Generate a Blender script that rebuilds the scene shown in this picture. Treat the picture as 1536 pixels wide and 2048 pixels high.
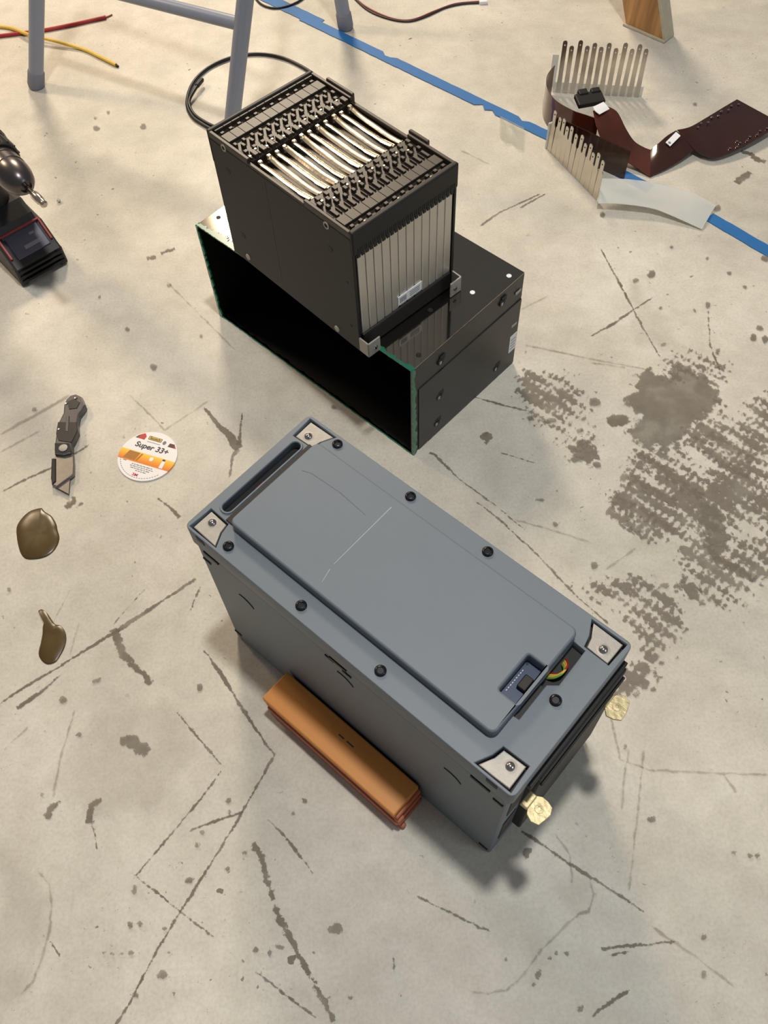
import bpy, bmesh, math, random
from mathutils import Vector, Matrix
from mathutils import noise as mnoise
random.seed(7)
S = bpy.context.scene
COL = S.collection
for o in list(bpy.data.objects): bpy.data.objects.remove(o)

# ------------------------------------------------------------------ camera
FPX, PITCH, ROLL = 1760.41, 1.025143, -0.06399
CAMP = Vector((0, 0, 1.0))
_F = Vector((0, math.cos(PITCH), -math.sin(PITCH)))
_R0 = Vector((1, 0, 0)); _U0 = _R0.cross(_F)
_R = math.cos(ROLL) * _R0 + math.sin(ROLL) * _U0
_U = -math.sin(ROLL) * _R0 + math.cos(ROLL) * _U0
cd = bpy.data.cameras.new('camera'); cam = bpy.data.objects.new('camera', cd); COL.objects.link(cam)
cd.sensor_fit = 'VERTICAL'; cd.sensor_height = 36.0; cd.lens = 36.0 * FPX / 2048.0
cd.clip_start = 0.01; cd.clip_end = 50
m = Matrix((( _R.x, _U.x, -_F.x, CAMP.x), (_R.y, _U.y, -_F.y, CAMP.y), (_R.z, _U.z, -_F.z, CAMP.z), (0, 0, 0, 1)))
cam.matrix_world = m
S.camera = cam

# ------------------------------------------------------------------ light
w = bpy.data.worlds.new('world'); S.world = w; w.use_nodes = True
w.node_tree.nodes['Background'].inputs[0].default_value = (0.90, 0.92, 0.95, 1)
w.node_tree.nodes['Background'].inputs[1].default_value = 0.17
def area(name, loc, aim, size, power, color, sizey=None):
    l = bpy.data.lights.new(name, 'AREA'); l.energy = power; l.color = color
    l.shape = 'RECTANGLE' if sizey else 'DISK'; l.size = size
    if sizey: l.size_y = sizey
    o = bpy.data.objects.new(name, l); COL.objects.link(o); o.location = loc
    o.rotation_euler = (Vector(aim) - Vector(loc)).to_track_quat('-Z', 'Y').to_euler()
    return o
area('ceiling_lamp_overhead', (0.16, 0.50, 2.7), (0.16, 0.50, 0), 0.16, 34, (1.0, 0.985, 0.94))
area('ceiling_lamp_behind', (-0.45, 4.0, 2.55), (0, 1.2, 0), 0.7, 96, (1.0, 0.83, 0.62))
area('work_lamp_side', (-1.5, 2.05, 1.3), (-0.4, 1.4, 0), 0.22, 12, (1.0, 0.76, 0.50))
area('doorway_daylight', (2.2, -0.9, 1.9), (0.2, 0.7, 0), 1.3, 13, (0.80, 0.90, 1.0))
S.view_settings.view_transform = 'Standard'; S.view_settings.look = 'None'
S.view_settings.gamma = 1.0; S.view_settings.use_curve_mapping = False
S.view_settings.exposure = 0.0

# ------------------------------------------------------------------ helpers
def at(u, v, z=0.0):
    d = _F + _R * ((u - 768) / FPX) - _U * ((v - 1024) / FPX)
    t = (z - CAMP.z) / d.z
    return CAMP + d * t
def srgb(r, g, b):
    f = lambda c: (c / 255 / 12.92) if c / 255 <= 0.04045 else ((c / 255 + 0.055) / 1.055) ** 2.4
    return (f(r), f(g), f(b), 1)
def mat(name, col, rough=0.5, metal=0.0, var=0.08, scale=60, bump=0.0, bscale=300, coat=0, spec=0.5, trans=0, alpha=1):
    mt = bpy.data.materials.new(name); mt.use_nodes = True
    nt = mt.node_tree; p = nt.nodes['Principled BSDF']
    p.inputs['Roughness'].default_value = rough; p.inputs['Metallic'].default_value = metal
    p.inputs['Coat Weight'].default_value = coat; p.inputs['Coat Roughness'].default_value = 0.08
    p.inputs['Specular IOR Level'].default_value = spec
    p.inputs['Transmission Weight'].default_value = trans; p.inputs['Alpha'].default_value = alpha
    tc = nt.nodes.new('ShaderNodeTexCoord')
    n = nt.nodes.new('ShaderNodeTexNoise'); n.inputs['Scale'].default_value = scale; n.inputs['Detail'].default_value = 4
    nt.links.new(tc.outputs['Object'], n.inputs['Vector'])
    mx = nt.nodes.new('ShaderNodeMix'); mx.data_type = 'RGBA'
    mx.inputs[6].default_value = tuple(c * (1 - var) for c in col[:3]) + (1,)
    mx.inputs[7].default_value = tuple(min(1, c * (1 + var)) for c in col[:3]) + (1,)
    nt.links.new(n.outputs['Fac'], mx.inputs[0]); nt.links.new(mx.outputs[2], p.inputs['Base Color'])
    if bump:
        n2 = nt.nodes.new('ShaderNodeTexNoise'); n2.inputs['Scale'].default_value = bscale; n2.inputs['Detail'].default_value = 3
        nt.links.new(tc.outputs['Object'], n2.inputs['Vector'])
        b = nt.nodes.new('ShaderNodeBump'); b.inputs['Strength'].default_value = bump; b.inputs['Distance'].default_value = 0.001
        nt.links.new(n2.outputs['Fac'], b.inputs['Height']); nt.links.new(b.outputs[0], p.inputs['Normal'])
    return mt

class MB:
    """collects shapes into one mesh"""
    def __init__(s): s.bm = bmesh.new(); s.sm = False
    def box(s, x0, x1, y0, y1, z0, z1, bev=0.0, seg=2):
        b = bmesh.new()
        bmesh.ops.create_cube(b, size=1)
        for v in b.verts:
            v.co = Vector((x0 + (v.co.x + .5) * (x1 - x0), y0 + (v.co.y + .5) * (y1 - y0), z0 + (v.co.z + .5) * (z1 - z0)))
        if bev: bmesh.ops.bevel(b, geom=b.edges[:], offset=bev, segments=seg, affect='EDGES', profile=0.5)
        s._merge(b); return s
    def _merge(s, b, M=None):
        if M is not None: b.transform(M)
        me = bpy.data.meshes.new('t'); b.to_mesh(me); b.free(); s.bm.from_mesh(me); bpy.data.meshes.remove(me)
    def xform(s, M): s.bm.transform(M); return s
    def cyl(s, p0, p1, r0, r1=None, n=20):
        r1 = r0 if r1 is None else r1
        p0, p1 = Vector(p0), Vector(p1); d = p1 - p0
        b = bmesh.new(); bmesh.ops.create_cone(b, cap_ends=True, segments=n, radius1=r0, radius2=r1, depth=d.length)
        M = Matrix.Translation((p0 + p1) / 2) @ d.to_track_quat('Z', 'Y').to_matrix().to_4x4()
        s._merge(b, M); return s
    def lathe(s, prof, M=None, n=24):
        b = bmesh.new(); rings = []
        for r, z in prof:
            if r < 1e-6: rings.append([b.verts.new((0, 0, z))])
            else: rings.append([b.verts.new((r * math.cos(2 * math.pi * i / n), r * math.sin(2 * math.pi * i / n), z)) for i in range(n)])
        for a, c in zip(rings, rings[1:]):
            for i in range(n):
                j = (i + 1) % n
                if len(a) == 1 and len(c) == 1: continue
                if len(a) == 1: b.faces.new((a[0], c[i], c[j]))
                elif len(c) == 1: b.faces.new((a[i], a[j], c[0]))
                else: b.faces.new((a[i], a[j], c[j], c[i]))
        bmesh.ops.recalc_face_normals(b, faces=b.faces[:])
        s._merge(b, M); return s
    def tube(s, pts, r, n=10, cap=True):
        pts = [Vector(p) for p in pts]; b = bmesh.new(); rings = []
        rr = r if isinstance(r, (list, tuple)) else [r] * len(pts)
        up = Vector((0, 0, 1))
        for i, p in enumerate(pts):
            t = (pts[min(i + 1, len(pts) - 1)] - pts[max(i - 1, 0)]).normalized()
            a = t.cross(up)
            if a.length < 1e-3: a = t.cross(Vector((1, 0, 0)))
            a.normalize(); c = a.cross(t)
            rings.append([b.verts.new(p + (a * math.cos(2 * math.pi * k / n) + c * math.sin(2 * math.pi * k / n)) * rr[i]) for k in range(n)])
        for q, w_ in zip(rings, rings[1:]):
            for k in range(n):
                j = (k + 1) % n; b.faces.new((q[k], q[j], w_[j], w_[k]))
        if cap: b.faces.new(rings[0][::-1]); b.faces.new(rings[-1])
        bmesh.ops.recalc_face_normals(b, faces=b.faces[:])
        s._merge(b); return s
    def prism(s, poly, z0, z1, bev=0.0, seg=2, M=None):
        """poly of (x,y), straight up"""
        b = bmesh.new()
        lo = [b.verts.new((p[0], p[1], z0)) for p in poly]; hi = [b.verts.new((p[0], p[1], z1)) for p in poly]
        n = len(poly)
        b.faces.new(lo[::-1]); b.faces.new(hi)
        for i in range(n): b.faces.new((lo[i], lo[(i + 1) % n], hi[(i + 1) % n], hi[i]))
        bmesh.ops.recalc_face_normals(b, faces=b.faces[:])
        if bev: bmesh.ops.bevel(b, geom=[e for e in b.edges if abs(e.verts[0].co.z - e.verts[1].co.z) < 1e-7], offset=bev, segments=seg, affect='EDGES', profile=0.5)
        s._merge(b, M); return s
    def sheet(s, rows, th):
        """grid of points rows[i][j] given thickness th"""
        b = bmesh.new(); R = [[Vector(p) for p in r] for r in rows]; ni, nj = len(R), len(R[0])
        nr = [[None] * nj for _ in range(ni)]
        for i in range(ni):
            for j in range(nj):
                a = R[min(i + 1, ni - 1)][j] - R[max(i - 1, 0)][j]; c = R[i][min(j + 1, nj - 1)] - R[i][max(j - 1, 0)]
                k = a.cross(c); nr[i][j] = k.normalized() if k.length > 1e-12 else Vector((0, 0, 1))
        A = [[b.verts.new(R[i][j] + nr[i][j] * th / 2) for j in range(nj)] for i in range(ni)]
        B = [[b.verts.new(R[i][j] - nr[i][j] * th / 2) for j in range(nj)] for i in range(ni)]
        for i in range(ni - 1):
            for j in range(nj - 1):
                b.faces.new((A[i][j], A[i + 1][j], A[i + 1][j + 1], A[i][j + 1])); b.faces.new((B[i][j], B[i][j + 1], B[i + 1][j + 1], B[i + 1][j]))
        for i in range(ni - 1):
            b.faces.new((A[i][0], B[i][0], B[i + 1][0], A[i + 1][0])); b.faces.new((A[i][-1], A[i + 1][-1], B[i + 1][-1], B[i][-1]))
        for j in range(nj - 1):
            b.faces.new((A[0][j], A[0][j + 1], B[0][j + 1], B[0][j])); b.faces.new((A[-1][j], B[-1][j], B[-1][j + 1], A[-1][j + 1]))
        bmesh.ops.recalc_face_normals(b, faces=b.faces[:])
        s._merge(b); return s
    def smooth(s): s.sm = True; return s
    def mesh(s, name, mt):
        me = bpy.data.meshes.new(name); s.bm.to_mesh(me); s.bm.free()
        if s.sm:
            for p in me.polygons: p.use_smooth = True
            me.set_sharp_from_angle(angle=math.radians(40))
        me.materials.append(mt); return me
    def build(s, name, mt, parent=None, label=None):
        return link(name, s.mesh(name, mt), parent, label)
def link(name, me, parent=None, label=None, loc=None, rot=None):
    o = bpy.data.objects.new(name, me); COL.objects.link(o)
    if parent: o.parent = parent
    if label: o['label'] = label
    if loc is not None: o.location = loc
    if rot is not None: o.rotation_euler = rot
    return o
def thing(name, label, cat, loc=(0, 0, 0), rz=0, group=None):
    o = bpy.data.objects.new(name, None); COL.objects.link(o); o.location = loc; o.rotation_euler = (0, 0, rz)
    o.empty_display_size = 0.05
    return tag(o, label, cat, group)
def tag(o, label, cat, group=None, kind=None):
    if label: o['label'] = label
    if cat: o['category'] = cat
    if group: o['group'] = group
    if kind: o['kind'] = kind
    return o
def rrect(x0, x1, y0, y1, r, n=5):
    out = []
    for cx, cy, a in ((x1 - r, y1 - r, 0), (x0 + r, y1 - r, 90), (x0 + r, y0 + r, 180), (x1 - r, y0 + r, 270)):
        for i in range(n + 1):
            t = math.radians(a + 90 * i / n); out.append((cx + r * math.cos(t), cy + r * math.sin(t)))
    return out
def curve_mesh(cu):
    o = bpy.data.objects.new('tmp_curve', cu); COL.objects.link(o)
    dg = bpy.context.evaluated_depsgraph_get()
    me = bpy.data.meshes.new_from_object(o.evaluated_get(dg)); bpy.data.objects.remove(o); bpy.data.curves.remove(cu)
    return me
def holed(name, outlines, z0, z1, mt, parent=None, bev=0.0, label=None):
    """flat plate with holes: first outline is the rim, the others are cut out"""
    cu = bpy.data.curves.new('c', 'CURVE'); cu.dimensions = '2D'; cu.fill_mode = 'BOTH'
    cu.extrude = max((z1 - z0) / 2 - bev, 0.00001); cu.bevel_depth = bev; cu.bevel_resolution = 2; cu.offset = -bev
    for ol in outlines:
        sp = cu.splines.new('POLY'); sp.points.add(len(ol) - 1); sp.use_cyclic_u = True
        for p, q in zip(sp.points, ol): p.co = (q[0], q[1], 0, 1)
    me = curve_mesh(cu); me.transform(Matrix.Translation((0, 0, (z0 + z1) / 2))); me.name = name
    me.materials.clear(); me.materials.append(mt)
    return link(name, me, parent, label)
def text_mesh(txt, size, mt, ext=0.0001):
    cu = bpy.data.curves.new('txt', 'FONT'); cu.body = txt; cu.size = size; cu.extrude = ext; cu.offset = size * .022; cu.align_x = 'CENTER'; cu.align_y = 'CENTER'
    me = curve_mesh(cu); me.materials.clear(); me.materials.append(mt); return me
def spline(pts, n=8):
    P = [Vector(p) for p in pts]; out = []
    for i in range(len(P) - 1):
        a, b, c, d = P[max(i - 1, 0)], P[i], P[i + 1], P[min(i + 2, len(P) - 1)]
        for k in range(n):
            t = k / n
            out.append(0.5 * (2 * b + (c - a) * t + (2 * a - 5 * b + 4 * c - d) * t * t + (3 * b - a - 3 * c + d) * t ** 3))
    out.append(P[-1]); return out

# ------------------------------------------------------------------ materials
M_grey = mat('grey_moulded_plastic', srgb(106, 115, 124), 0.48, var=0.04, scale=30, bump=0.12, bscale=1500)
M_greyside = M_grey
M_black = mat('black_plastic', srgb(27, 26, 25), 0.5, var=0.12, bump=0.1, bscale=900, spec=0.35)
M_recess = mat('black_recess', srgb(18, 19, 21), 0.6)
M_frame = mat('dark_plastic_frame', srgb(47, 39, 31), 0.45, var=0.2, scale=120)
M_steel = mat('zinc_plate', srgb(166, 161, 153), 0.5, 0.35, var=0.14, scale=160, bump=0.15, bscale=400)
M_bolt = mat('polished_bolt', srgb(190, 185, 180), 0.18, 1.0)
M_brass = mat('pale_nickel', srgb(198, 182, 140), 0.45, 0.5, var=0.35, scale=140, bump=0.5, bscale=200)
M_screw = mat('black_screw', srgb(30, 31, 34), 0.3, 0.3)
M_blkpaint = mat('black_mirror_steel', srgb(152, 145, 134), 0.08, 1.0, var=0.06, scale=20)
M_blkside = mat('black_satin_steel', srgb(48, 47, 45), 0.42, 0.0, var=0.1, scale=20)
M_blkin = mat('black_inside', srgb(10, 10, 11), 0.45)
M_green = mat('green_film', srgb(26, 112, 84), 0.25, 0.0, var=0.3, scale=90, coat=0.3)
M_cell = mat('aluminium_cell', srgb(206, 201, 192), 0.38, 0.7, var=0.04, scale=20)
M_tab = mat('nickel_tab', srgb(232, 214, 186), 0.3, 1.0, var=0.12, scale=200, bump=0.25, bscale=160)
M_paper = mat('white_label', srgb(232, 234, 238), 0.5, var=0.02)
M_ink = mat('grey_ink', srgb(120, 122, 130), 0.6)
M_darkink = mat('dark_ink', srgb(58, 55, 66), 0.6)
M_pcb = mat('blue_circuit_board', srgb(14, 50, 92), 0.35, var=0.15, coat=0.3)
M_yel = mat('yellow_wire', srgb(222, 186, 78), 0.4)
M_red = mat('red_wire', srgb(168, 40, 44), 0.4)
M_grn = mat('green_wire', srgb(110, 160, 70), 0.4)
M_cable = mat('black_rubber_cable', srgb(24, 25, 28), 0.4)
M_orange = mat('orange_sheet', srgb(214, 140, 62), 0.5, var=0.05, scale=40)
M_terra = mat('terracotta_sheet', srgb(184, 104, 70), 0.55, var=0.12, scale=60)
M_brown = mat('brown_flex_film', srgb(50, 22, 15), 0.16, 0.0, var=0.3, scale=40, coat=0.6)
M_brown2 = mat('amber_flex_film', srgb(84, 38, 24), 0.2, 0.0, var=0.25, scale=40, coat=0.5)
M_tin = mat('tinned_busbar', srgb(205, 198, 188), 0.2, 1.0, var=0.06, scale=60)
M_tube = mat('blue_grey_enamel', srgb(136, 142, 158), 0.36, 0.0, var=0.05, scale=40)
M_cap = mat('grey_rubber_foot', srgb(120, 122, 134), 0.6)
M_tape = mat('blue_masking_tape', srgb(34, 104, 168), 0.6, var=0.1, scale=50)
M_wood = None
M_knife = mat('gunmetal_handle', srgb(92, 90, 92), 0.35, 0.6, var=0.15, scale=120)
M_blade = mat('worn_blade_steel', srgb(138, 132, 127), 0.36, 0.7, var=0.15, scale=150)
M_drill = mat('black_rubber_drill', srgb(36, 34, 34), 0.5, var=0.2, bump=0.2, bscale=500)
M_drillred = mat('red_drill_plastic', srgb(150, 46, 42), 0.4)
M_chuck = mat('dark_chuck_steel', srgb(96, 90, 90), 0.3, 0.85, var=0.08)
M_bit = mat('bright_steel_bit', srgb(210, 195, 180), 0.18, 1.0)
M_panel = mat('grey_violet_panel', srgb(82, 80, 96), 0.3, 0, var=0.1)
M_scratch = mat('pale_scratch', srgb(150, 154, 158), 0.6)
M_crumb = mat('white_crumb', srgb(226, 222, 210), 0.6)

def film_mat():
    mt = mat('frosted_film', srgb(222, 224, 220), 0.35, var=0.05, scale=30)
    nt = mt.node_tree; p = nt.nodes['Principled BSDF']; out = nt.nodes['Material Output']
    tr = nt.nodes.new('ShaderNodeBsdfTransparent'); tr.inputs[0].default_value = (0.95, 0.95, 0.93, 1)
    mx = nt.nodes.new('ShaderNodeMixShader'); mx.inputs[0].default_value = 0.62
    nt.links.new(tr.outputs[0], mx.inputs[1]); nt.links.new(p.outputs[0], mx.inputs[2]); nt.links.new(mx.outputs[0], out.inputs[0])
    return mt
M_film = film_mat()

def wood_mat():
    mt = bpy.data.materials.new('stained_pine'); mt.use_nodes = True; nt = mt.node_tree; p = nt.nodes['Principled BSDF']
    tc = nt.nodes.new('ShaderNodeTexCoord'); mp = nt.nodes.new('ShaderNodeMapping'); mp.inputs['Scale'].default_value = (60, 60, 3)
    n = nt.nodes.new('ShaderNodeTexNoise'); n.inputs['Scale'].default_value = 1.0; n.inputs['Detail'].default_value = 6
    cr = nt.nodes.new('ShaderNodeValToRGB')
    cr.color_ramp.elements[0].color = srgb(126, 84, 42); cr.color_ramp.elements[0].position = .3
    cr.color_ramp.elements[1].color = srgb(196, 148, 94); cr.color_ramp.elements[1].position = .7
    nt.links.new(tc.outputs['Object'], mp.inputs['Vector']); nt.links.new(mp.outputs[0], n.inputs['Vector'])
    nt.links.new(n.outputs['Fac'], cr.inputs[0]); nt.links.new(cr.outputs[0], p.inputs['Base Color']); p.inputs['Roughness'].default_value = .5
    return mt
M_wood = wood_mat()

def floor_mat():
    mt = bpy.data.materials.new('worn_concrete'); mt.use_nodes = True; nt = mt.node_tree; p = nt.nodes['Principled BSDF']
    tc = nt.nodes.new('ShaderNodeTexCoord'); L = nt.links.new
    def noise(sc, det=5, rough=.55, dist=0):
        n = nt.nodes.new('ShaderNodeTexNoise'); n.inputs['Scale'].default_value = sc; n.inputs['Detail'].default_value = det
        n.inputs['Roughness'].default_value = rough; n.inputs['Distortion'].default_value = dist
        L(tc.outputs['Object'], n.inputs['Vector']); return n
    def ramp(src, stops):
        r = nt.nodes.new('ShaderNodeValToRGB'); e = r.color_ramp.elements
        while len(e) < len(stops): e.new(.5)
        for q, (pos, c) in zip(e, stops): q.position = pos; q.color = c
        L(src, r.inputs[0]); return r
    def mix(fac, a, b, mode='MIX'):
        x = nt.nodes.new('ShaderNodeMix'); x.data_type = 'RGBA'; x.blend_type = mode
        for s_, v in ((0, fac), (6, a), (7, b)):
            if hasattr(v, 'links'): L(v, x.inputs[s_])
            else: x.inputs[s_].default_value = v
        return x.outputs[2]
    big = ramp(noise(3.2, 6, .6, .6).outputs['Fac'], [(.30, srgb(192, 187, 174)), (.52, srgb(208, 202, 189)), (.72, srgb(222, 217, 205))])
    med = ramp(noise(22, 6, .65).outputs['Fac'], [(.3, (.86, .85, .84, 1)), (.6, (1, 1, 1, 1))])
    c = mix(1.0, big.outputs[0], med.outputs[0], 'MULTIPLY')
    fine = ramp(noise(260, 3).outputs['Fac'], [(.3, (.90, .90, .89, 1)), (.6, (1.02, 1.02, 1.02, 1))])
    c = mix(1.0, c, fine.outputs[0], 'MULTIPLY')
    # pepper specks and pits
    for sc, thr, pres, colr in ((58, .10, .60, srgb(140, 130, 116)), (26, .075, .66, srgb(120, 110, 97)), (130, .13, .62, srgb(158, 149, 135))):
        mp = nt.nodes.new('ShaderNodeMapping'); mp.inputs['Location'].default_value = (sc * .1, sc * .03, 0); L(tc.outputs['Object'], mp.inputs['Vector'])
        wn = noise(sc * 2.5, 2)
        ad = nt.nodes.new('ShaderNodeMix'); ad.data_type = 'RGBA'; ad.inputs[0].default_value = .012
        L(mp.outputs[0], ad.inputs[6]); L(wn.outputs['Color'], ad.inputs[7])
        vo = nt.nodes.new('ShaderNodeTexVoronoi'); vo.inputs['Scale'].default_value = sc; L(ad.outputs[2], vo.inputs['Vector'])
        sep = nt.nodes.new('ShaderNodeSeparateColor'); L(vo.outputs['Color'], sep.inputs[0])
        a = nt.nodes.new('ShaderNodeMath'); a.operation = 'LESS_THAN'; a.inputs[1].default_value = thr; L(vo.outputs['Distance'], a.inputs[0])
        b = nt.nodes.new('ShaderNodeMath'); b.operation = 'GREATER_THAN'; b.inputs[1].default_value = pres; L(sep.outputs[0], b.inputs[0])
        g = nt.nodes.new('ShaderNodeMath'); g.operation = 'MULTIPLY'; L(a.outputs[0], g.inputs[0]); L(b.outputs[0], g.inputs[1])
        cl = ramp(noise(5, 3).outputs['Fac'], [(.45, (0, 0, 0, 1)), (.6, (1, 1, 1, 1))])
        g2 = nt.nodes.new('ShaderNodeMath'); g2.operation = 'MULTIPLY'; L(g.outputs[0], g2.inputs[0]); L(cl.outputs[0], g2.inputs[1])
        c = mix(g2.outputs[0], c, colr)
    L(c, p.inputs['Base Color'])
    rr = ramp(noise(9, 4).outputs['Fac'], [(.3, (.42, .42, .42, 1)), (.7, (.62, .62, .62, 1))]); L(rr.outputs[0], p.inputs['Roughness'])
    b = nt.nodes.new('ShaderNodeBump'); b.inputs['Strength'].default_value = .12; b.inputs['Distance'].default_value = .002
    L(noise(120, 4).outputs['Fac'], b.inputs['Height']); L(b.outputs[0], p.inputs['Normal'])
    return mt

def mark_mat(name, col, amp, nscale, soft, op, block=0.0, breakup=0.0):
    """stain, crack or painted shade patch: attribute d (mm inside the mark) roughened by noise gives its ragged edge"""
    mt = bpy.data.materials.new(name); mt.use_nodes = True; nt = mt.node_tree; p = nt.nodes['Principled BSDF']; out = nt.nodes['Material Output']
    L = nt.links.new
    p.inputs['Roughness'].default_value = .55
    tc = nt.nodes.new('ShaderNodeTexCoord')
    at_ = nt.nodes.new('ShaderNodeAttribute'); at_.attribute_name = 'd'
    n = nt.nodes.new('ShaderNodeTexNoise'); n.inputs['Scale'].default_value = nscale; n.inputs['Detail'].default_value = 5; n.inputs['Roughness'].default_value = .65
    L(tc.outputs['Object'], n.inputs['Vector'])
    def math_(op_, a, b):
        q = nt.nodes.new('ShaderNodeMath'); q.operation = op_
        for i, v in enumerate((a, b)):
            if hasattr(v, 'links'): L(v, q.inputs[i])
            else: q.inputs[i].default_value = v
        return q.outputs[0]
    v = math_('ADD', at_.outputs['Fac'], math_('MULTIPLY', math_('SUBTRACT', n.outputs['Fac'], .5), amp * 2))
    if breakup:
        n2 = nt.nodes.new('ShaderNodeTexNoise'); n2.inputs['Scale'].default_value = nscale * .22; n2.inputs['Detail'].default_value = 2
        L(tc.outputs['Object'], n2.inputs['Vector'])
        v = math_('ADD', v, math_('MULTIPLY', math_('SUBTRACT', n2.outputs['Fac'], .52), breakup * 2))
    if block:
        au = nt.nodes.new('ShaderNodeAttribute'); au.attribute_name = 'u'
        sn = math_('SINE', math_('MULTIPLY', au.outputs['Fac'], 1.0), 0.0)
        v = math_('ADD', v, math_('MULTIPLY', sn, block))
    mr = nt.nodes.new('ShaderNodeMapRange'); mr.interpolation_type = 'SMOOTHSTEP'
    mr.inputs[1].default_value = -soft; mr.inputs[2].default_value = soft; mr.inputs[3].default_value = 0; mr.inputs[4].default_value = op
    L(v, mr.inputs[0])
    nv = nt.nodes.new('ShaderNodeTexNoise'); nv.inputs['Scale'].default_value = 26; nv.inputs['Detail'].default_value = 4; L(tc.outputs['Object'], nv.inputs['Vector'])
    vr = nt.nodes.new('ShaderNodeMapRange'); vr.inputs[1].default_value = .35; vr.inputs[2].default_value = .6; vr.inputs[3].default_value = .58; vr.inputs[4].default_value = 1.0; L(nv.outputs['Fac'], vr.inputs[0])
    fac = math_('MULTIPLY', mr.outputs[0], vr.outputs[0])
    n3 = nt.nodes.new('ShaderNodeTexNoise'); n3.inputs['Scale'].default_value = 90; L(tc.outputs['Object'], n3.inputs['Vector'])
    cr = nt.nodes.new('ShaderNodeMix'); cr.data_type = 'RGBA'; cr.inputs[6].default_value = tuple(c * .8 for c in col[:3]) + (1,); cr.inputs[7].default_value = tuple(c * 1.25 for c in col[:3]) + (1,)
    L(n3.outputs['Fac'], cr.inputs[0]); L(cr.outputs[2], p.inputs['Base Color'])
    tr = nt.nodes.new('ShaderNodeBsdfTransparent'); mx = nt.nodes.new('ShaderNodeMixShader')
    L(fac, mx.inputs[0]); L(tr.outputs[0], mx.inputs[1]); L(p.outputs[0], mx.inputs[2]); L(mx.outputs[0], out.inputs[0])
    return mt

# ------------------------------------------------------------------ floor
floor = MB()
b_ = floor.bm
vs = [b_.verts.new(p) for p in ((-4, -2.5, 0), (4, -2.5, 0), (4, 6, 0), (-4, 6, 0), (-4, -2.5, -.1), (4, -2.5, -.1), (4, 6, -.1), (-4, 6, -.1))]
b_.faces.new(vs[:4]); b_.faces.new(vs[4:][::-1])
for i in range(4): b_.faces.new((vs[i], vs[4 + i], vs[4 + (i + 1) % 4], vs[(i + 1) % 4]))
floor = floor.build('floor', floor_mat())
tag(floor, 'worn pale concrete workshop floor with cracks, scuffs and oil stains', 'floor', kind='structure')

MK_crack = mark_mat('crack_line', srgb(112, 102, 88), 3.2, 230, .7, .80, breakup=2.2)
MK_faint = mark_mat('hairline_scratch', srgb(140, 131, 117), 3.0, 260, 1.2, .42, breakup=2.4)
MK_brown = mark_mat('brown_stain', srgb(116, 104, 88), 8.0, 150, .6, .82)
MK_tread = mark_mat('tyre_print', srgb(128, 118, 104), 17.0, 170, 1.2, .78, block=1.6)
MK_oil = mark_mat('grey_oil_stain', srgb(124, 116, 103), 30.0, 75, 2.2, .84)
MK_spot = mark_mat('spatter_spot', srgb(122, 112, 98), 4.0, 260, .6, .74)
MK_patch = mark_mat('shade_and_tone_patch', srgb(182, 175, 160), 22.0, 30, 11.0, .17)  # faint darker tone, also used to paint soft shade on the floor
_zz = [0.00025]
def nextz(): _zz[0] += 0.000012; return _zz[0]
def attr_mesh(name, verts, faces, d, mt, u=None):
    me = bpy.data.meshes.new(name); me.from_pydata(verts, [], faces)
    a = me.attributes.new('d', 'FLOAT', 'POINT'); a.data.foreach_set('value', d)
    if u: b = me.attributes.new('u', 'FLOAT', 'POINT'); b.data.foreach_set('value', u)
    me.materials.append(mt); return link(name, me, floor)
def stroke(name, px, wpx, mt, margin=2.2, jitter=.0012, pitch=0):
    P = [at(*p) for p in px]; wid = wpx if isinstance(wpx, (list, tuple)) else [wpx] * len(P)
    pts = []; ws = []
    for i in range(len(P) - 1):
        n = max(2, int((P[i + 1] - P[i]).length / .006))
        for k in range(n):
            t = k / n; q = P[i].lerp(P[i + 1], t)
            pts.append(q); ws.append(wid[i] * (1 - t) + wid[i + 1] * t)
    pts.append(P[-1]); ws.append(wid[-1])
    z = nextz(); V = []; D = []; U_ = []; Fc = []; run = 0
    for i, q in enumerate(pts):
        t = (pts[min(i + 1, len(pts) - 1)] - pts[max(i - 1, 0)]).normalized(); nn = Vector((-t.y, t.x, 0))
        ppm = FPX / (q - CAMP).dot(_F)
        h = ws[i] / ppm / 2
        j = mnoise.noise(q * 90 + Vector((len(V), 0, 0)) * .0) * jitter * (1 if 0 < i < len(pts) - 1 else 0)
        q = q + nn * j
        if i: run += (pts[i] - pts[i - 1]).length
        endf = min(i, len(pts) - 1 - i); taper = -1.5 if endf == 0 else 0
        mm = margin / 1000
        for s_, dv in ((-1, -margin), (0, h * 1000), (1, -margin)):
            p = q + nn * s_ * (h + mm); V.append((p.x, p.y, z)); D.append(dv + taper if s_ == 0 else dv)
            U_.append(run * 1000 * (2 * math.pi / pitch) if pitch else 0.0)
        if i:
            a = (i - 1) * 3; c = i * 3
            Fc += [(a, c, c + 1, a + 1), (a + 1, c + 1, c + 2, a + 2)]
    return attr_mesh(name, V, Fc, D, mt, U_)
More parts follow.
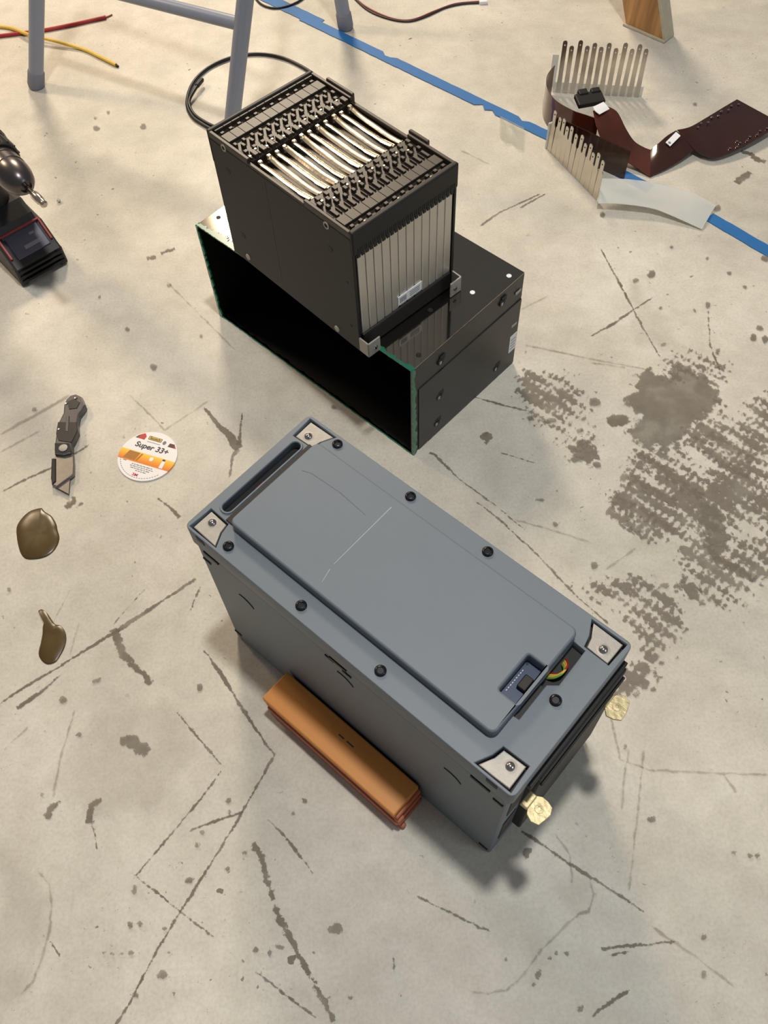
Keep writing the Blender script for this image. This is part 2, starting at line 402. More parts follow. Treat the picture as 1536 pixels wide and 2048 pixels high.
def blob(name, px, mt, cell=.0035, margin=.008):
    P = [at(*p) for p in px]; P = [(p.x, p.y) for p in P]; n = len(P)
    x0 = min(p[0] for p in P) - margin; x1 = max(p[0] for p in P) + margin; y0 = min(p[1] for p in P) - margin; y1 = max(p[1] for p in P) + margin
    nx = int((x1 - x0) / cell) + 2; ny = int((y1 - y0) / cell) + 2
    z = nextz(); V = []; D = []
    for j in range(ny):
        for i in range(nx):
            x = x0 + i * cell; y = y0 + j * cell; best = 9; ins = False
            for k in range(n):
                ax, ay = P[k]; bx, by = P[(k + 1) % n]
                if (ay > y) != (by > y) and x < (bx - ax) * (y - ay) / (by - ay) + ax: ins = not ins
                dx, dy = bx - ax, by - ay; t = max(0, min(1, ((x - ax) * dx + (y - ay) * dy) / (dx * dx + dy * dy + 1e-12)))
                e = math.hypot(x - ax - t * dx, y - ay - t * dy); best = min(best, e)
            V.append((x, y, z)); D.append((best if ins else -best) * 1000)
    Fc = []
    for j in range(ny - 1):
        for i in range(nx - 1):
            a = j * nx + i; f = (a, a + 1, a + nx + 1, a + nx)
            if max(D[k] for k in f) > -margin * 1000: Fc.append(f)
    used = sorted({k for f in Fc for k in f}); mp = {k: i for i, k in enumerate(used)}
    return attr_mesh(name, [V[k] for k in used], [tuple(mp[k] for k in f) for f in Fc], [D[k] for k in used], mt)
def spot(u, v, rx, ry=None, ang=0, mt=None):
    ry = ry or rx; poly = []
    for k in range(9):
        a = k * 2 * math.pi / 9; r = 1 + random.uniform(-.25, .25)
        x = rx * math.cos(a) * r; y = ry * math.sin(a) * r; c_, s_ = math.cos(ang), math.sin(ang)
        poly.append((u + x * c_ - y * s_, v + x * s_ + y * c_))
    blob('spot', poly, mt or MK_spot, cell=.0016, margin=.003)

CR = [
 ([(549,1511),(477,1638),(406,1753),(359,1826),(307,1914),(266,1993),(225,2060)], 4.5),
 ([(405,1296),(448,1357),(482,1414),(513,1461),(549,1511)], [3,7,6,3,5]),
 ([(354,1425),(398,1477),(447,1535)], 3.2), ([(447,1535),(406,1592),(354,1654),(307,1711),(260,1765)], [2,4,3,4,2]),
 ([(255,1740),(312,1784),(365,1826),(409,1860),(432,1878)], [2,3.5,4,3.5,2]),
 ([(531,1633),(568,1670),(594,1704),(630,1753)], [3,5,4,2]), ([(372,1665),(424,1644),(497,1620)], [3,4,2]),
 ([(508,1941),(536,1961),(565,1985),(635,2040)], [3,4,5,2]), ([(99,1878),(122,1917)], [2,5]),
 ([(0,1407),(42,1378),(104,1342),(172,1300),(245,1255),(320,1205),(392,1158)], [3,6,4,5,10,5,8]),
 ([(302,1165),(225,1250)], 0.5),
 ([(1043,1662),(1073,1682),(1124,1717),(1179,1753),(1215,1775),(1265,1808),(1296,1831)], [3,6,4,5,5,4,3]),
 ([(833,1792),(886,1818),(957,1854),(987,1866)], [4,4,5,2]), ([(1202,1897),(1245,1892),(1291,1889),(1356,1882)], [6,5,4,2]),
 ([(1182,2036),(1220,2005),(1263,1978)], [5,5,3]), ([(1214,1912),(1262,1902)], 3),
 ([(1200,495),(1247,582),(1282,649),(1321,716)], [2,4,4,2]), ([(1180,673),(1221,651),(1268,619),(1307,594)], [3,6,4,2]),
 ([(960,452),(1000,425),(1080,388)], [4,4,2]),
 ([(0,985),(60,955),(100,937),(178,890)], [3,5,4,6]), ([(316,996),(340,1015),(359,1035)], [3,5,8]),
 ([(408,815),(438,852),(458,869),(476,898)], [5,9,14,22]), ([(485,826),(481,860),(477,890)], [3,3,10]), ([(476,898),(465,915),(458,955)], [14,6,3]),
 ([(402,1174),(388,1200),(381,1221)], [6,4,3]), ([(1040,416),(1062,404),(1093,387)], [4,3,2]),
 ([(900,788),(948,794),(1010,812),(1060,823)], [2,3,4,3]), ([(860,905),(872,912),(920,960),(990,1010),(1050,1060)], [6,5,3,2,2]),
 ([(948,1000),(1000,1040),(1075,1110),(1150,1190),(1220,1250)], [2,3,3,3,4]),
 ([(34,1417),(60,1399),(80,1385),(122,1350)], [11,9,6,3]),
 ([(180,1610),(185,1650),(196,1705)], [3,3,2]), ([(787,1912),(788,1950)], 4),
 ([(1000,905),(1080,930)], 2.5), ([(620,480),(660,470)], 0.5), ([(1440,745),(1420,690),(1416,620)], [4,2,3]),
]
for px, wd in CR: stroke('crack', px, wd, MK_crack)
for px, wd in [
 ([(75,1740),(99,1769),(104,1810),(99,1862),(83,1920),(68,1961),(36,1993)], 4),
 ([(1258,1500),(1248,1551),(1243,1629)], 3.5), ([(1288,1500),(1275,1626),(1258,1783)], 3.5),
 ([(942,1983),(977,1988),(1013,1980),(1043,1955),(1083,1899),(1134,1849),(1159,1826),(1177,1823),(1187,1788),(1179,1753)], 4),
 ([(1109,1667),(1141,1712),(1144,1775)], 4), ([(1300,1850),(1400,1920),(1470,1975)], 3.5),
 ([(1220,1430),(1240,1520),(1300,1540),(1400,1545),(1536,1550)], 3.5), ([(1448,1550),(1472,1585)], 4),
 ([(1050,690),(1120,705),(1200,722),(1300,740)], 3), ([(1180,725),(1250,735)], 3), ([(260,790),(330,860),(420,800)], 2.5),
 ([(0,870),(90,820),(140,790)], 7), ([(0,905),(80,862)], 4), ([(140,1310),(160,1240)], 2), ([(80,1300),(140,1180)], 2),
 ([(150,1420),(120,1520),(105,1600)], 3), ([(920,300),(980,330)], 2), ([(1030,1040),(1120,1065),(1180,1085)], 3), ([(1100,590),(1040,620)], 2.5),
 ([(330,560),(470,700)], 1.5), ([(60,1450),(10,1500)], 2.5), ([(1210,1140),(1275,1095)], 3.5),
]: stroke('scratch_mark', px, wd, MK_faint)
stroke('stain', [(508,1685),(523,1717),(536,1763),(547,1800)], [15,11,10,9], MK_brown)
stroke('stain', [(549,1808),(560,1836),(578,1873),(599,1914),(625,1961),(646,1998),(672,2048),(690,2080)], [6,11,11,8,6,9,5,5], MK_brown)
stroke('stain', [(228,1258),(245,1305),(262,1328),(285,1345),(302,1368)], [14,16,12,8,11], MK_brown)
stroke('stain', [(1472,366),(1482,358),(1500,345)], [15,14,13], MK_brown); stroke('stain', [(1482,303),(1500,308),(1512,318),(1530,325)], [8,10,12,9], MK_brown)
stroke('stain', [(294,518),(312,513)], [10,9], MK_brown); stroke('stain', [(322,507),(350,498)], [6,7], MK_brown)
stroke('stain', [(132,1016),(145,1005),(150,994)], [9,12,7], MK_brown); stroke('stain', [(152,1016),(168,1003)], [4,4], MK_brown)
stroke('stain', [(181,1646),(184,1612),(203,1597)], [13,11,7], MK_brown); stroke('stain', [(93,1638),(105,1610),(122,1602)], [11,12,3], MK_brown)
blob('stain', [(240,1475),(262,1470),(297,1490),(300,1500),(295,1508),(285,1515),(262,1497),(243,1490)], MK_brown, .002, .004)
blob('stain', [(957,872),(972,864),(985,868),(980,880),(974,890),(965,879)], MK_brown, .002, .004)
# tyre prints and oil on the right
T = lambda L_: [(1000 + a / 2.845, 680 + b / 2.845) for a, b in L_]
blob('oil_stain', T([(780,190),(830,165),(900,190),(960,210),(1000,150),(1080,150),(1130,190),(1230,270),(1250,330),(1180,420),(1080,470),(1040,560),(950,640),(860,610),(790,580),(740,540),(760,490),(800,430),(730,380),(720,320),(780,300),(790,240)]), MK_oil)
blob('oil_stain', T([(595,465),(640,420),(720,430),(740,470),(690,490),(630,490)]), MK_brown, .002, .004)
blob('oil_stain', T([(1140,920),(1200,930),(1250,1010),(1310,1130),(1290,1190),(1220,1245),(1180,1200),(1160,1120)]), MK_oil, .003)
blob('oil_stain', T([(1030,1330),(1070,1370),(1140,1450),(1130,1490),(1060,1450),(1020,1400)]), MK_oil, .003)
blob('oil_stain', T([(430,620),(480,560),(520,590),(560,640),(540,680),(480,715),(430,690)]), MK_oil, .003)
def tyre_mat():
    mt = mark_mat('tyre_tread', srgb(126, 117, 104), 20.0, 190, 1.6, .92); nt = mt.node_tree; L = nt.links.new
    at_ = next(n for n in nt.nodes if n.type == 'ATTRIBUTE'); add = at_.outputs['Fac'].links[0].to_node
    tc = next(n for n in nt.nodes if n.type == 'TEX_COORD')
    a0, a1 = at(1242, 951), at(1415, 1060); ang = math.atan2(a1.y - a0.y, a1.x - a0.x)
    mp = nt.nodes.new('ShaderNodeMapping'); mp.inputs['Rotation'].default_value = (0, 0, -ang); L(tc.outputs['Object'], mp.inputs['Vector'])
    def wave(axis, scale, dist, prof='SIN'):
        w_ = nt.nodes.new('ShaderNodeTexWave'); w_.wave_type = 'BANDS'; w_.bands_direction = axis; w_.wave_profile = prof
        w_.inputs['Scale'].default_value = scale; w_.inputs['Distortion'].default_value = dist; w_.inputs['Detail'].default_value = 3; w_.inputs['Detail Scale'].default_value = 1.5
        L(mp.outputs[0], w_.inputs['Vector']); return w_.outputs['Fac']
    def m_(op, x, y):
        q = nt.nodes.new('ShaderNodeMath'); q.operation = op
        for i, v in enumerate((x, y)):
            if hasattr(v, 'links'): L(v, q.inputs[i])
            else: q.inputs[i].default_value = v
        return q.outputs[0]
    n_ = nt.nodes.new('ShaderNodeTexNoise'); n_.inputs['Scale'].default_value = 16; n_.inputs['Detail'].default_value = 3; L(tc.outputs['Object'], n_.inputs['Vector'])
    v = m_('MULTIPLY', m_('MINIMUM', at_.outputs['Fac'], 14.0), .55)
    v = m_('SUBTRACT', v, 8.6)
    v = m_('ADD', v, m_('MULTIPLY', m_('SUBTRACT', wave('Y', 17.0, 2.2), .5), 7.0))
    v = m_('ADD', v, m_('MULTIPLY', m_('SUBTRACT', wave('X', 34.0, 3.0), .5), 5.0))
    v = m_('ADD', v, m_('MULTIPLY', m_('SUBTRACT', n_.outputs['Fac'], .47), 40.0))
    L(v, add.inputs[0]); return mt
MK_tyre = tyre_mat()
for poly in ([(580,930),(650,840),(690,750),(780,620),(960,600),(1060,480),(1180,400),(1240,300),(1330,430),(1400,330),(1525,240),(1640,260),(1640,1420),(1480,1420),(1330,1600),(1180,1520),(1140,1490),(1020,1350),(1000,1160),(880,1170),(700,1090)],
             [(490,1390),(640,1330),(820,1340),(1000,1430),(1020,1700),(910,1870),(850,1950),(830,2040),(630,2040),(630,1940),(780,1760),(610,1540)],
             [(120,170),(400,180),(500,340),(600,520),(560,660),(440,700),(280,560),(120,480),(110,300)], [(900,130),(1000,60),(1160,80),(1320,130),(1280,220),(1140,200),(960,220)]):
    blob('tyre_print', T(poly), MK_tyre, .005, .010)
for a, b, wd, pt in [((610,965),(800,1090),60,11), ((640,900),(990,1095),58,13), ((690,770),(1000,940),56,14), ((790,650),(1150,900),50,12), ((1080,560),(1430,790),50,14), ((1180,540),(1440,690),52,15), ((1220,1240),(1460,1360),44,12)]:
    A, B_ = T([a])[0], T([b])[0]
    mid = ((A[0] + B_[0]) / 2 + random.uniform(-2, 2), (A[1] + B_[1]) / 2 + random.uniform(-2, 2))
    stroke('tyre_print', [A, mid, B_], [wd / 2.845 * .78, wd / 2.845, wd / 2.845 * .8], MK_tread, margin=4.0, jitter=.003, pitch=pt * 1.0)
for u, v, a, b in [(672,1857,15,11),(380,1760,10,6),(325,1950,11,9),(270,1990,8,5),(456,1738,6,4),(269,1779,5,8),(1053,1705,9,12),(1303,1640,9,6),(1407,1873,6,6),(1407,1950,6,9),
  (1077,1947,6,9),(1066,1969,6,5),(1159,2018,7,6),(1100,1918,3,4),(1112,1906,4,5),(1133,1908,4,4),(192,257,8,5),(217,225,4,3),(286,254,6,5),(191,237,3,2),(1303,550,8,7),(1271,562,6,4),
  (1343,495,4,3),(1414,517,3,3),(1458,547,5,4),(1489,575,4,3),(1530,518,8,6),(1519,657,6,6),(1507,675,7,7),(1530,680,6,8),(1415,611,5,7),(1435,703,4,6),(1389,622,3,3),(1321,617,3,3),(1326,690,5,3),
  (1205,430,6,6),(1435,418,8,6),(307,735,7,6),(255,660,6,4),(402,673,3,3),(338,571,4,3),(200,595,3,3),(668,815,5,4),(255,1475,2,2),(400,1375,6,6),(457,1603,5,6),(460,1625,3,5),(586,1627,4,3),(610,1602,6,5),
  (512,1900,6,5),(262,1850,6,5),(281,1848,3,6),(85,1590,4,4),(158,1470,6,4),(128,1400,8,8),(194,1362,9,4),(405,1665,4,4),(395,1690,5,4),(490,1705,4,3),(1061,837,8,5),(1100,842,14,5),(1160,862,7,5),
  (1188,805,13,7),(1195,930,8,6),(1080,1000,8,3),(1110,1050,5,5),(1187,1133,8,7),(1330,1172,9,6),(1400,1180,4,5),(1466,1705,4,4),(1500,1712,5,5),(1513,1712,4,4),(1250,1495,4,6),(1462,300,3,3),(1390,210,4,3),
  (930,520,3,3),(70,820,5,4),(20,1180,4,4),(60,1100,4,4),(1010,1920,4,3),(700,1995,4,3),(800,1990,5,2),(560,1895,9,5),(540,1905,3,8),(330,1858,4,4),(340,1906,3,2),(210,1906,6,2),(225,1907,5,3),(243,1908,5,2),(262,1907,6,4),(350,1988,3,3)]:
    spot(u, v, a, b, random.uniform(-.4, .4))
blob('shade_and_tone_patch', [(200,1420),(330,1400),(400,1500),(300,1620),(180,1640),(100,1560)], MK_patch, .008, .012)  # large soft shadow on the floor, painted as a faint darker patch
blob('shade_and_tone_patch', [(0,1700),(80,1740),(104,1810),(95,1870),(70,1960),(0,2020)], MK_patch, .008, .012)
blob('shade_and_tone_patch', [(1100,1740),(1179,1760),(1187,1788),(1170,1823),(1130,1800)], MK_patch, .005, .008)
blob('shade_and_tone_patch', [(1260,560),(1330,640),(1350,690),(1280,690)], MK_patch, .005, .008)

# ------------------------------------------------------------------ grey battery module
GX, GY, GZ = 0.19947, 0.08816, 0.2659
G = thing('battery_module', 'grey moulded battery module standing upright with four silver corner brackets', 'battery', (0.00887, 0.36853, 0), -0.77531)
MB().box(-GX + .003, GX - .004, -GY + .002, GY - .002, 0, .2325, .004).build('body', M_grey, G)
BR = [(.1692, .0605), (.1918, .0595), (.1922, .0830), (.1605, .0838), (.1672, .0705)]
PK = [(.1674, .0588), (.1936, .0578), (.1952, .0852), (.1572, .0852), (.1648, .0705)]
pockets = [[(sx * x, sy * y) for x, y in PK] for sx in (-1, 1) for sy in (-1, 1)]
slot = rrect(-.1885, -.1745, -.0530, .0555, .0068, 6)
chan = [(.1575, -.0325), (.1575, .0568), (.1702, .0560), (.1712, .0150), (.1628, .0080), (.1632, -.0318)]
holed('lid', [rrect(-GX, GX, -GY, GY, .006)] + pockets + [slot, chan, rrect(.1358, .1558, -.0268, .0166, .002, 3)], .2375, GZ, M_grey, G, .0008)
MB().box(-GX + .004, GX - .004, -GY + .004, GY - .004, .2325, .2545, .001).build('lid_well', M_recess, G, 'black recess under the lid openings')
win = rrect(.1362, .1556, -.0262, .0162, .002, 3)
panel = holed('raised_panel', [rrect(-.1625, .1572, -.0605, .0628, .007), win], .2600, .2785, M_grey, G, .0022)
MB().box(-.1725, -.1625, -.058, .0605, .2600, .2672, .0008).build('slot_ledge', M_recess, G)
# slot rim
rim = [Vector((x, y, .2662)) for x, y in slot] + [Vector((slot[0][0], slot[0][1], .2662))]
MB().tube(rim, .0014, 6, cap=False).smooth().build('slot_rim', M_grey, G)
MB().box(-.1805, -.1745, -.012, .001, .2555, .2600, .001).build('seal_scrap', M_red, G, 'red scrap at the slot edge')
for sx in (-1, 1):
    for sy in (-1, 1):
        poly = [(sx * x, sy * y) for x, y in BR]
        br = holed('corner_bracket', [poly], .2545, .2640, M_steel, G, .0009, 'silver metal corner bracket')
        bx, by = sx * .1815, sy * .0680
        MB().lathe([(.0062, .2636), (.0062, .2640), (.0046, .2642), (.0046, .2620), (0, .2620)], Matrix.Translation((bx, by, 0)), 20).smooth().build('bolt_hole', M_steel, br)
        MB().lathe([(.0044, .2620), (.0042, .2645), (.0030, .2660), (.0012, .2668), (0, .2669)], Matrix.Translation((bx, by, 0)), 16).smooth().build('bolt', M_bolt, br)
        # small moulded bump beside the pocket
        MB().box(sx * .178 - .006, sx * .178 + .006, sy * .0872 - .0016, sy * .0872 + .0010, .256, .2640, .0008).build('clip', M_recess, G)
for x, y in ((-.1503, .0790), (-.149, -.0764), (.0437, .0790), (.0452, -.0760), (.1770, .0017), (-.052, .0790), (-.052, -.0760)):
    MB().lathe([(.0055, .2655), (.0055, .2672), (.0048, .2682), (.0034, .2686), (.0030, .2672), (0, .2672)], Matrix.Translation((x, y, 0)), 18).smooth().build('screw', M_screw, G)
pcb = MB().box(.1366, .1552, -.0258, .0158, .2546, .2640).build('circuit_board', M_pcb, G, 'blue circuit board in the lid window')
MB().box(.1440, .1530, -.0105, .0035, .2640, .2705, .001).build('connector', M_black, pcb)
for i in range(9): MB().box(.1388, .1396, -.018 + i * .0029, -.0164 + i * .0029, .2640, .26415).build('pin_mark', M_paper, pcb)
for x, y in ((.1385, -.0235), (.1385, .0135), (.1530, .0135)): MB().cyl((x, y, .2638), (x, y, .2643), .0013, n=10).build('mount_hole', M_recess, pcb)
MB().box(.1576, .1630, -.0318, .0076, .2545, .2600, .0006).build('channel_liner', M_black, G)
for r_, mt, off in ((.0011, M_yel, 0), (.0011, M_yel, .002), (.0010, M_grn, -.002), (.0010, M_red, .004)):
    pts = spline([(.1585, .0190 + off, .2560), (.1640 + off * .2, .0215 + off, .2610), (.1668, .0280 + off, .2630), (.1655, .0340 + off, .2605), (.1610, .0385 + off, .2555)], 5)
    MB().tube(pts, r_, 8).smooth().build('wire', mt, G)
# end cover at the near end
MB().box(GX - .006, GX + .006, -.0500, .0830, .030, .2290, .002).build('end_cover', M_recess, G, 'black plastic end cover')
MB().box(GX + .004, GX + .0085, -.0490, .0820, .2080, .2120, .0008).build('cover_rib', M_black, G)
MB().box(GX - .002, GX + .004, -.0640, .0840, .2290, .2375, .0008).build('seam_strip', M_black, G)
MB().box(GX - .006, GX - .003, -.0760, -.0560, .045, .115, .0008).build('end_slot', M_recess, G)
MB().box(GX - .006, GX - .003, -.0760, -.0560, .150, .205, .0008).build('end_slot', M_recess, G)
for k, (y, ph) in enumerate(((-.0640, .2), (.0575, .5))):
    poly = []
    for i in range(11):
        a = 2 * math.pi * i / 11 + ph; rr = .0120 * (1 + random.uniform(-.20, .12)); poly.append((rr * math.cos(a) + .0175, rr * math.sin(a) * 1.05 + y))
    tb = MB().prism([(p[0] + GX, p[1]) for p in poly], .1988, .2010, .0004, 1).box(GX + .002, GX + .010, y - .0075, y + .0075, .1975, .2035, .001)
    tb = tb.build('terminal_tab', M_brass, G, 'torn pale metal terminal tab')
    MB().lathe([(.0042, .2009), (.0040, .2017), (.0018, .2019), (.0016, .2008), (0, .2008)], Matrix.Translation((GX + .0175, y, 0)), 12).build('weld_crater', M_brass, tb)
# long side details
for x in (-.1714, .0009, .1678): MB().box(x - .0105, x + .0105, -GY - .0004, -GY + .004, .2300, .2345).build('side_slot', M_recess, G)
for x, z in ((-.1865, .2055), (.1875, .2152), (.1870, .018), (-.187, .020), (-.012, .2225), (.010, .2190)):
    MB().box(x - .0055, x + .0055, -GY + .0010, -GY + .004, z - .0018, z + .0018).build('side_notch', M_recess, G)
for x in (-.139, .0016, .134):
    pts = [(x + .016 * math.sin(a), -GY + .0018, .1700 + .016 * math.cos(a) - .002) for a in [math.radians(-20 + 7 * i) for i in range(13)]]
    MB().tube([(p[0], p[1], p[2] + (.020 if abs(x) < .01 else 0)) for p in pts], .0007, 6).build('moulded_arc', M_recess, G)
# scratch and moulding lines on the panel
def strip(p0, p1, wd, z0, z1, name, mt, par):
    a, b = Vector(p0), Vector(p1); t = (b - a).normalized(); n = Vector((-t.y, t.x)) * wd / 2
    MB().prism([a - n, b - n * .6, b + n * .6, a + n], z0, z1).build(name, mt, par)
def gl(u, v, z):
    p = at(u, v, z) - Vector((0.00887, 0.36853, 0)); c_, s_ = math.cos(-0.77531), math.sin(-0.77531)
    return (p.x * c_ + p.y * s_, -p.x * s_ + p.y * c_)
strip(gl(783, 1014, .2786), gl(668, 1128, .2786), .0013, .2784, .27862, 'scratch', M_scratch, G)
strip(gl(660, 1138, .2786), gl(644, 1164, .2786), .0010, .2784, .27861, 'scratch', M_scratch, G)
M_line = mat('moulding_line', srgb(86, 93, 100), .6)
for a, b in (((604, 941), (622, 946)), ((622, 946), (680, 985)), ((680, 985), (731, 1030))):
    strip(gl(*a, .2786), gl(*b, .2786), .0009, .2784, .2786, 'mould_line', M_line, G)

# ------------------------------------------------------------------ layered orange block beside it
OB = thing('orange_block', 'layered orange and terracotta block lying against the grey battery module', 'block',
           Vector((0.00887, 0.36853, 0)) + Matrix.Rotation(-0.77531, 3, 'Z') @ Vector((.002, -.1085, 0)), -0.77531)
lay = [(0, .0075, .004, .000), (.0078, .0150, -.001, .002), (.0153, .0230, .003, -.001), (.0233, .0310, .000, .001), (.0313, .0390, .002, .0015)]
for z0, z1, dx, dy in lay: MB().box(-.0985 + dx, .0995 + dx, -.0205 + dy, .0195, z0, z1, .0012).build('layer', M_terra, OB)
MB().box(-.0985, .0985, -.0210, .0195, .0393, .0500, .0015).build('top_layer', M_orange, OB, 'bright orange top layer')
MB().box(.0960, .1045, -.020, -.010, .012, .030, .002).build('end_flap', M_terra, OB)
MB().box(.0980, .1080, -.0185, -.0120, 0, .010, .002).build('end_flap', M_terra, OB)
MB().box(-.004, .004, .004, .0055, .05, .0502).build('print_mark', M_darkink, OB); MB().box(.008, .018, .004, .0055, .05, .0502).build('print_mark', M_darkink, OB)

# ------------------------------------------------------------------ black steel housing
BX, BY, BH = 0.19893, 0.11050, 0.17644
BC = Vector((-0.015286, 0.916042, 0)); BA = -0.79913
B = thing('steel_housing', 'open glossy black steel battery housing with green edges under the cell stack', 'housing', BC, BA)
t_ = .0022
MB().box(-BX, BX, -BY, BY, BH - t_, BH, .0006).build('top_plate', M_blkpaint, B)
MB().box(-BX, BX, -BY, BY, 0, t_, .0006).build('bottom_plate', M_blkin, B)
MB().box(-BX, BX, BY - t_, BY, t_, BH - t_).build('back_plate', M_blkin, B)
MB().box(-BX, -BX + t_, -BY, BY - t_, t_, BH - t_).build('side_plate', M_blkin, B)
MB().box(BX - t_, BX, -BY, BY - t_, t_, BH - t_).build('side_plate', M_blkside, B)
MB().box(BX, BX + .0014, -BY + .012, BY, .002, .1300, .0005).build('overlap_plate', M_blkside, B)
# ragged green film along the open rim
def ragged(p0, p1, inward, w0, w1, name, n=44, th=.0016, seed=1):
    rnd = random.Random(seed); a, b = Vector(p0), Vector(p1); inw = Vector(inward); rows = []
    for i in range(n + 1):
        t = i / n; q = a.lerp(b, t); wd = w0 + (w1 - w0) * t
        wd *= 1 + rnd.uniform(-.45, .55)
        rows.append([q - inw * rnd.uniform(0, .0008), q + inw * wd])
    MB().sheet(rows, th).build(name, M_green, B, 'green film edge')
ragged((-BX, -BY, BH), (-.145, -BY, BH), (0, 1, 0), .0035, .010, 'green_edge', 30, .0020, 2)
ragged((-.145, -BY, BH), (-.120, -BY, BH), (0, 1, 0), .010, .003, 'green_edge', 16, .0020, 3)
ragged((-.12, -BY, BH), (BX, -BY, BH), (0, 1, 0), .003, .004, 'green_edge', 70, .0020, 4)
ragged((-BX, -BY, .001), (BX, -BY, .001), (0, 1, 0), .004, .003, 'green_edge', 80, .0024, 5)
ragged((-BX, -BY, BH), (-BX, -BY, 0), (1, 0, 0), .003, .004, 'green_edge', 40, .0026, 6)
ragged((BX + .001, -BY, BH), (BX + .001, -BY, 0), (0, 1, 0), .004, .006, 'green_edge', 40, .0030, 7)
for y, z in ((-.057, .1486), (-.0578, .0794), (-.0615, .0249), (.0651, .1569), (.0675, .0260)):
    kh = MB().cyl((BX + .0005, y, z), (BX + .0020, y, z), .0058, n=18).box(BX + .0005, BX + .0020, y - .002, y + .0085, z + .001, z + .0095, .0006)
    kh = kh.build('keyhole', M_recess, B)
    MB().box(BX + .0016, BX + .0024, y - .003, y + .001, z - .004, z + .001, .0003).build('inner_tab', M_steel, kh)
for y, z in ((.0995, .1505), (.1000, .0880)):
    MB().box(BX + .0005, BX + .0020, y - .006, y + .006, z - .0025, z + .0025, .0010).build('slotted_hole', M_steel, B)
lb = MB().box(BX + .0014, BX + .0018, .0940, .1090, .034, .068).build('label', M_paper, B, 'white paper label')
for i in range(4): MB().box(BX + .0018, BX + .0019, .0965, .1065, .040 + i * .006, .0415 + i * .006).build('print_line', M_ink, lb)
for x, y, mt in ((.1708, .0384, M_paper), (.1877, .092, M_paper), (.1882, -.0857, M_recess), (-.1863, -.0803, M_recess), (.15, -.02, M_recess), (-.1863, .085, M_recess)):
    MB().lathe([(.0034, BH), (.0034, BH + .0005), (.0022, BH + .0006), (0, BH + .0002)], Matrix.Translation((x, y, 0)), 14).build('rivet_hole', mt, B)
for x, z in ((-.10, .10), (-.12, .06), (-.03, .05), (.13, .04), (.08, .055)):
    MB().cyl((x, BY - t_ - .0012, z), (x, BY - t_, z), .0028, n=12).build('rivet', M_steel, B)

# ------------------------------------------------------------------ cell stack on top of the housing
MX, MY, MH = 0.12527, 0.08109, 0.18514
C = thing('cell_stack', 'black-sided battery cell stack with shiny metal tabs standing on the steel housing', 'battery', (-0.035467, 0.881044, BH + .0004), -0.869345)
MB().box(-MX, MX, -MY, -MY + .004, 0, .176, .0008).build('side_plate', M_black, C)
MB().box(-MX, MX, MY - .004, MY, 0, .176, .0008).build('side_plate', M_black, C)
MB().box(-MX + .003, MX - .002, -MY + .004, MY - .004, 0, .006).build('base_plate', M_black, C)
MB().box(MX - .010, MX + .002, -MY + .006, MY - .006, 0, .026, .002).build('end_bar', M_black, C)
pitch = .01255
ys = [(-5.5 + i) * pitch + .001 for i in range(12)]
cm = MB().box(-MX + .004, MX - .001, -pitch / 2 + .0004, pitch / 2 - .0004, .006, .150, .0012).mesh('cell', M_cell)
for y in ys: link('cell', cm, C, 'silver aluminium cell' if y == ys[0] else None, (0, y, 0))
# one slice of the plastic top frame, repeated per cell
fr = MB()
h = pitch / 2
fr.box(-MX, -.050, -h, h, .150, .1760)
fr.box(.048, MX - .004, -h, h, .150, .1760)
fr.box(-.050, .048, -h, h, .150, .1640)
for x0, x1, y0, y1, z1 in ((-MX, -.118, -h, h, .1815), (-.1085, -.092, -h, h, .1800), (-.1150, -.1110, -.0025, .0025, .1795), (-.087, -.0815, -.0052, -.0012, .1805), (-.079, -.0725, .0002, .0042, .1815),
                           (-.0690, -.0640, -.0045, .0005, .1800), (-.0610, -.0505, -.0008, .0052, .1815), (-.0600, -.0520, -.0055, -.0030, .1790),
                           (.1185, MX - .004, -h, h, .1815), (.0930, .1080, -h, h, .1800), (.1110, .1155, -.0028, .0022, .1800), (.0600, .0665, -.0050, -.0005, .1812), (.0500, .0570, .0004, .0050, .1795),
                           (.0690, .0745, .0000, .0042, .1805), (.0770, .0900, -.0010, .0030, .1790), (.0770, .0880, -.0056, -.0038, .1780)):
    fr.box(x0, x1, y0, y1, .175, z1, .0005, 1)
fm = fr.mesh('cell_frame', M_frame)
for y in ys: link('cell_frame', fm, C, None, (0, y, 0))
cl = MB().box(-.0015, .0015, -.0017, .0017, .1755, .1785, .0006, 1).mesh('contact', M_tab)
for i, y in enumerate(ys):
    if i % 3: link('contact', cl, C, None, (-.1150, y + .0042, -.0015))
    if i % 4 == 1: link('contact', cl, C, None, (.1150, y + .0040, -.0015))
    link('contact', cl, C, None, (-.0560 - (i % 2) * .006, y - .0040, .001)); link('contact', cl, C, None, (.0600 + (i % 3) * .006, y + .0035, .001))
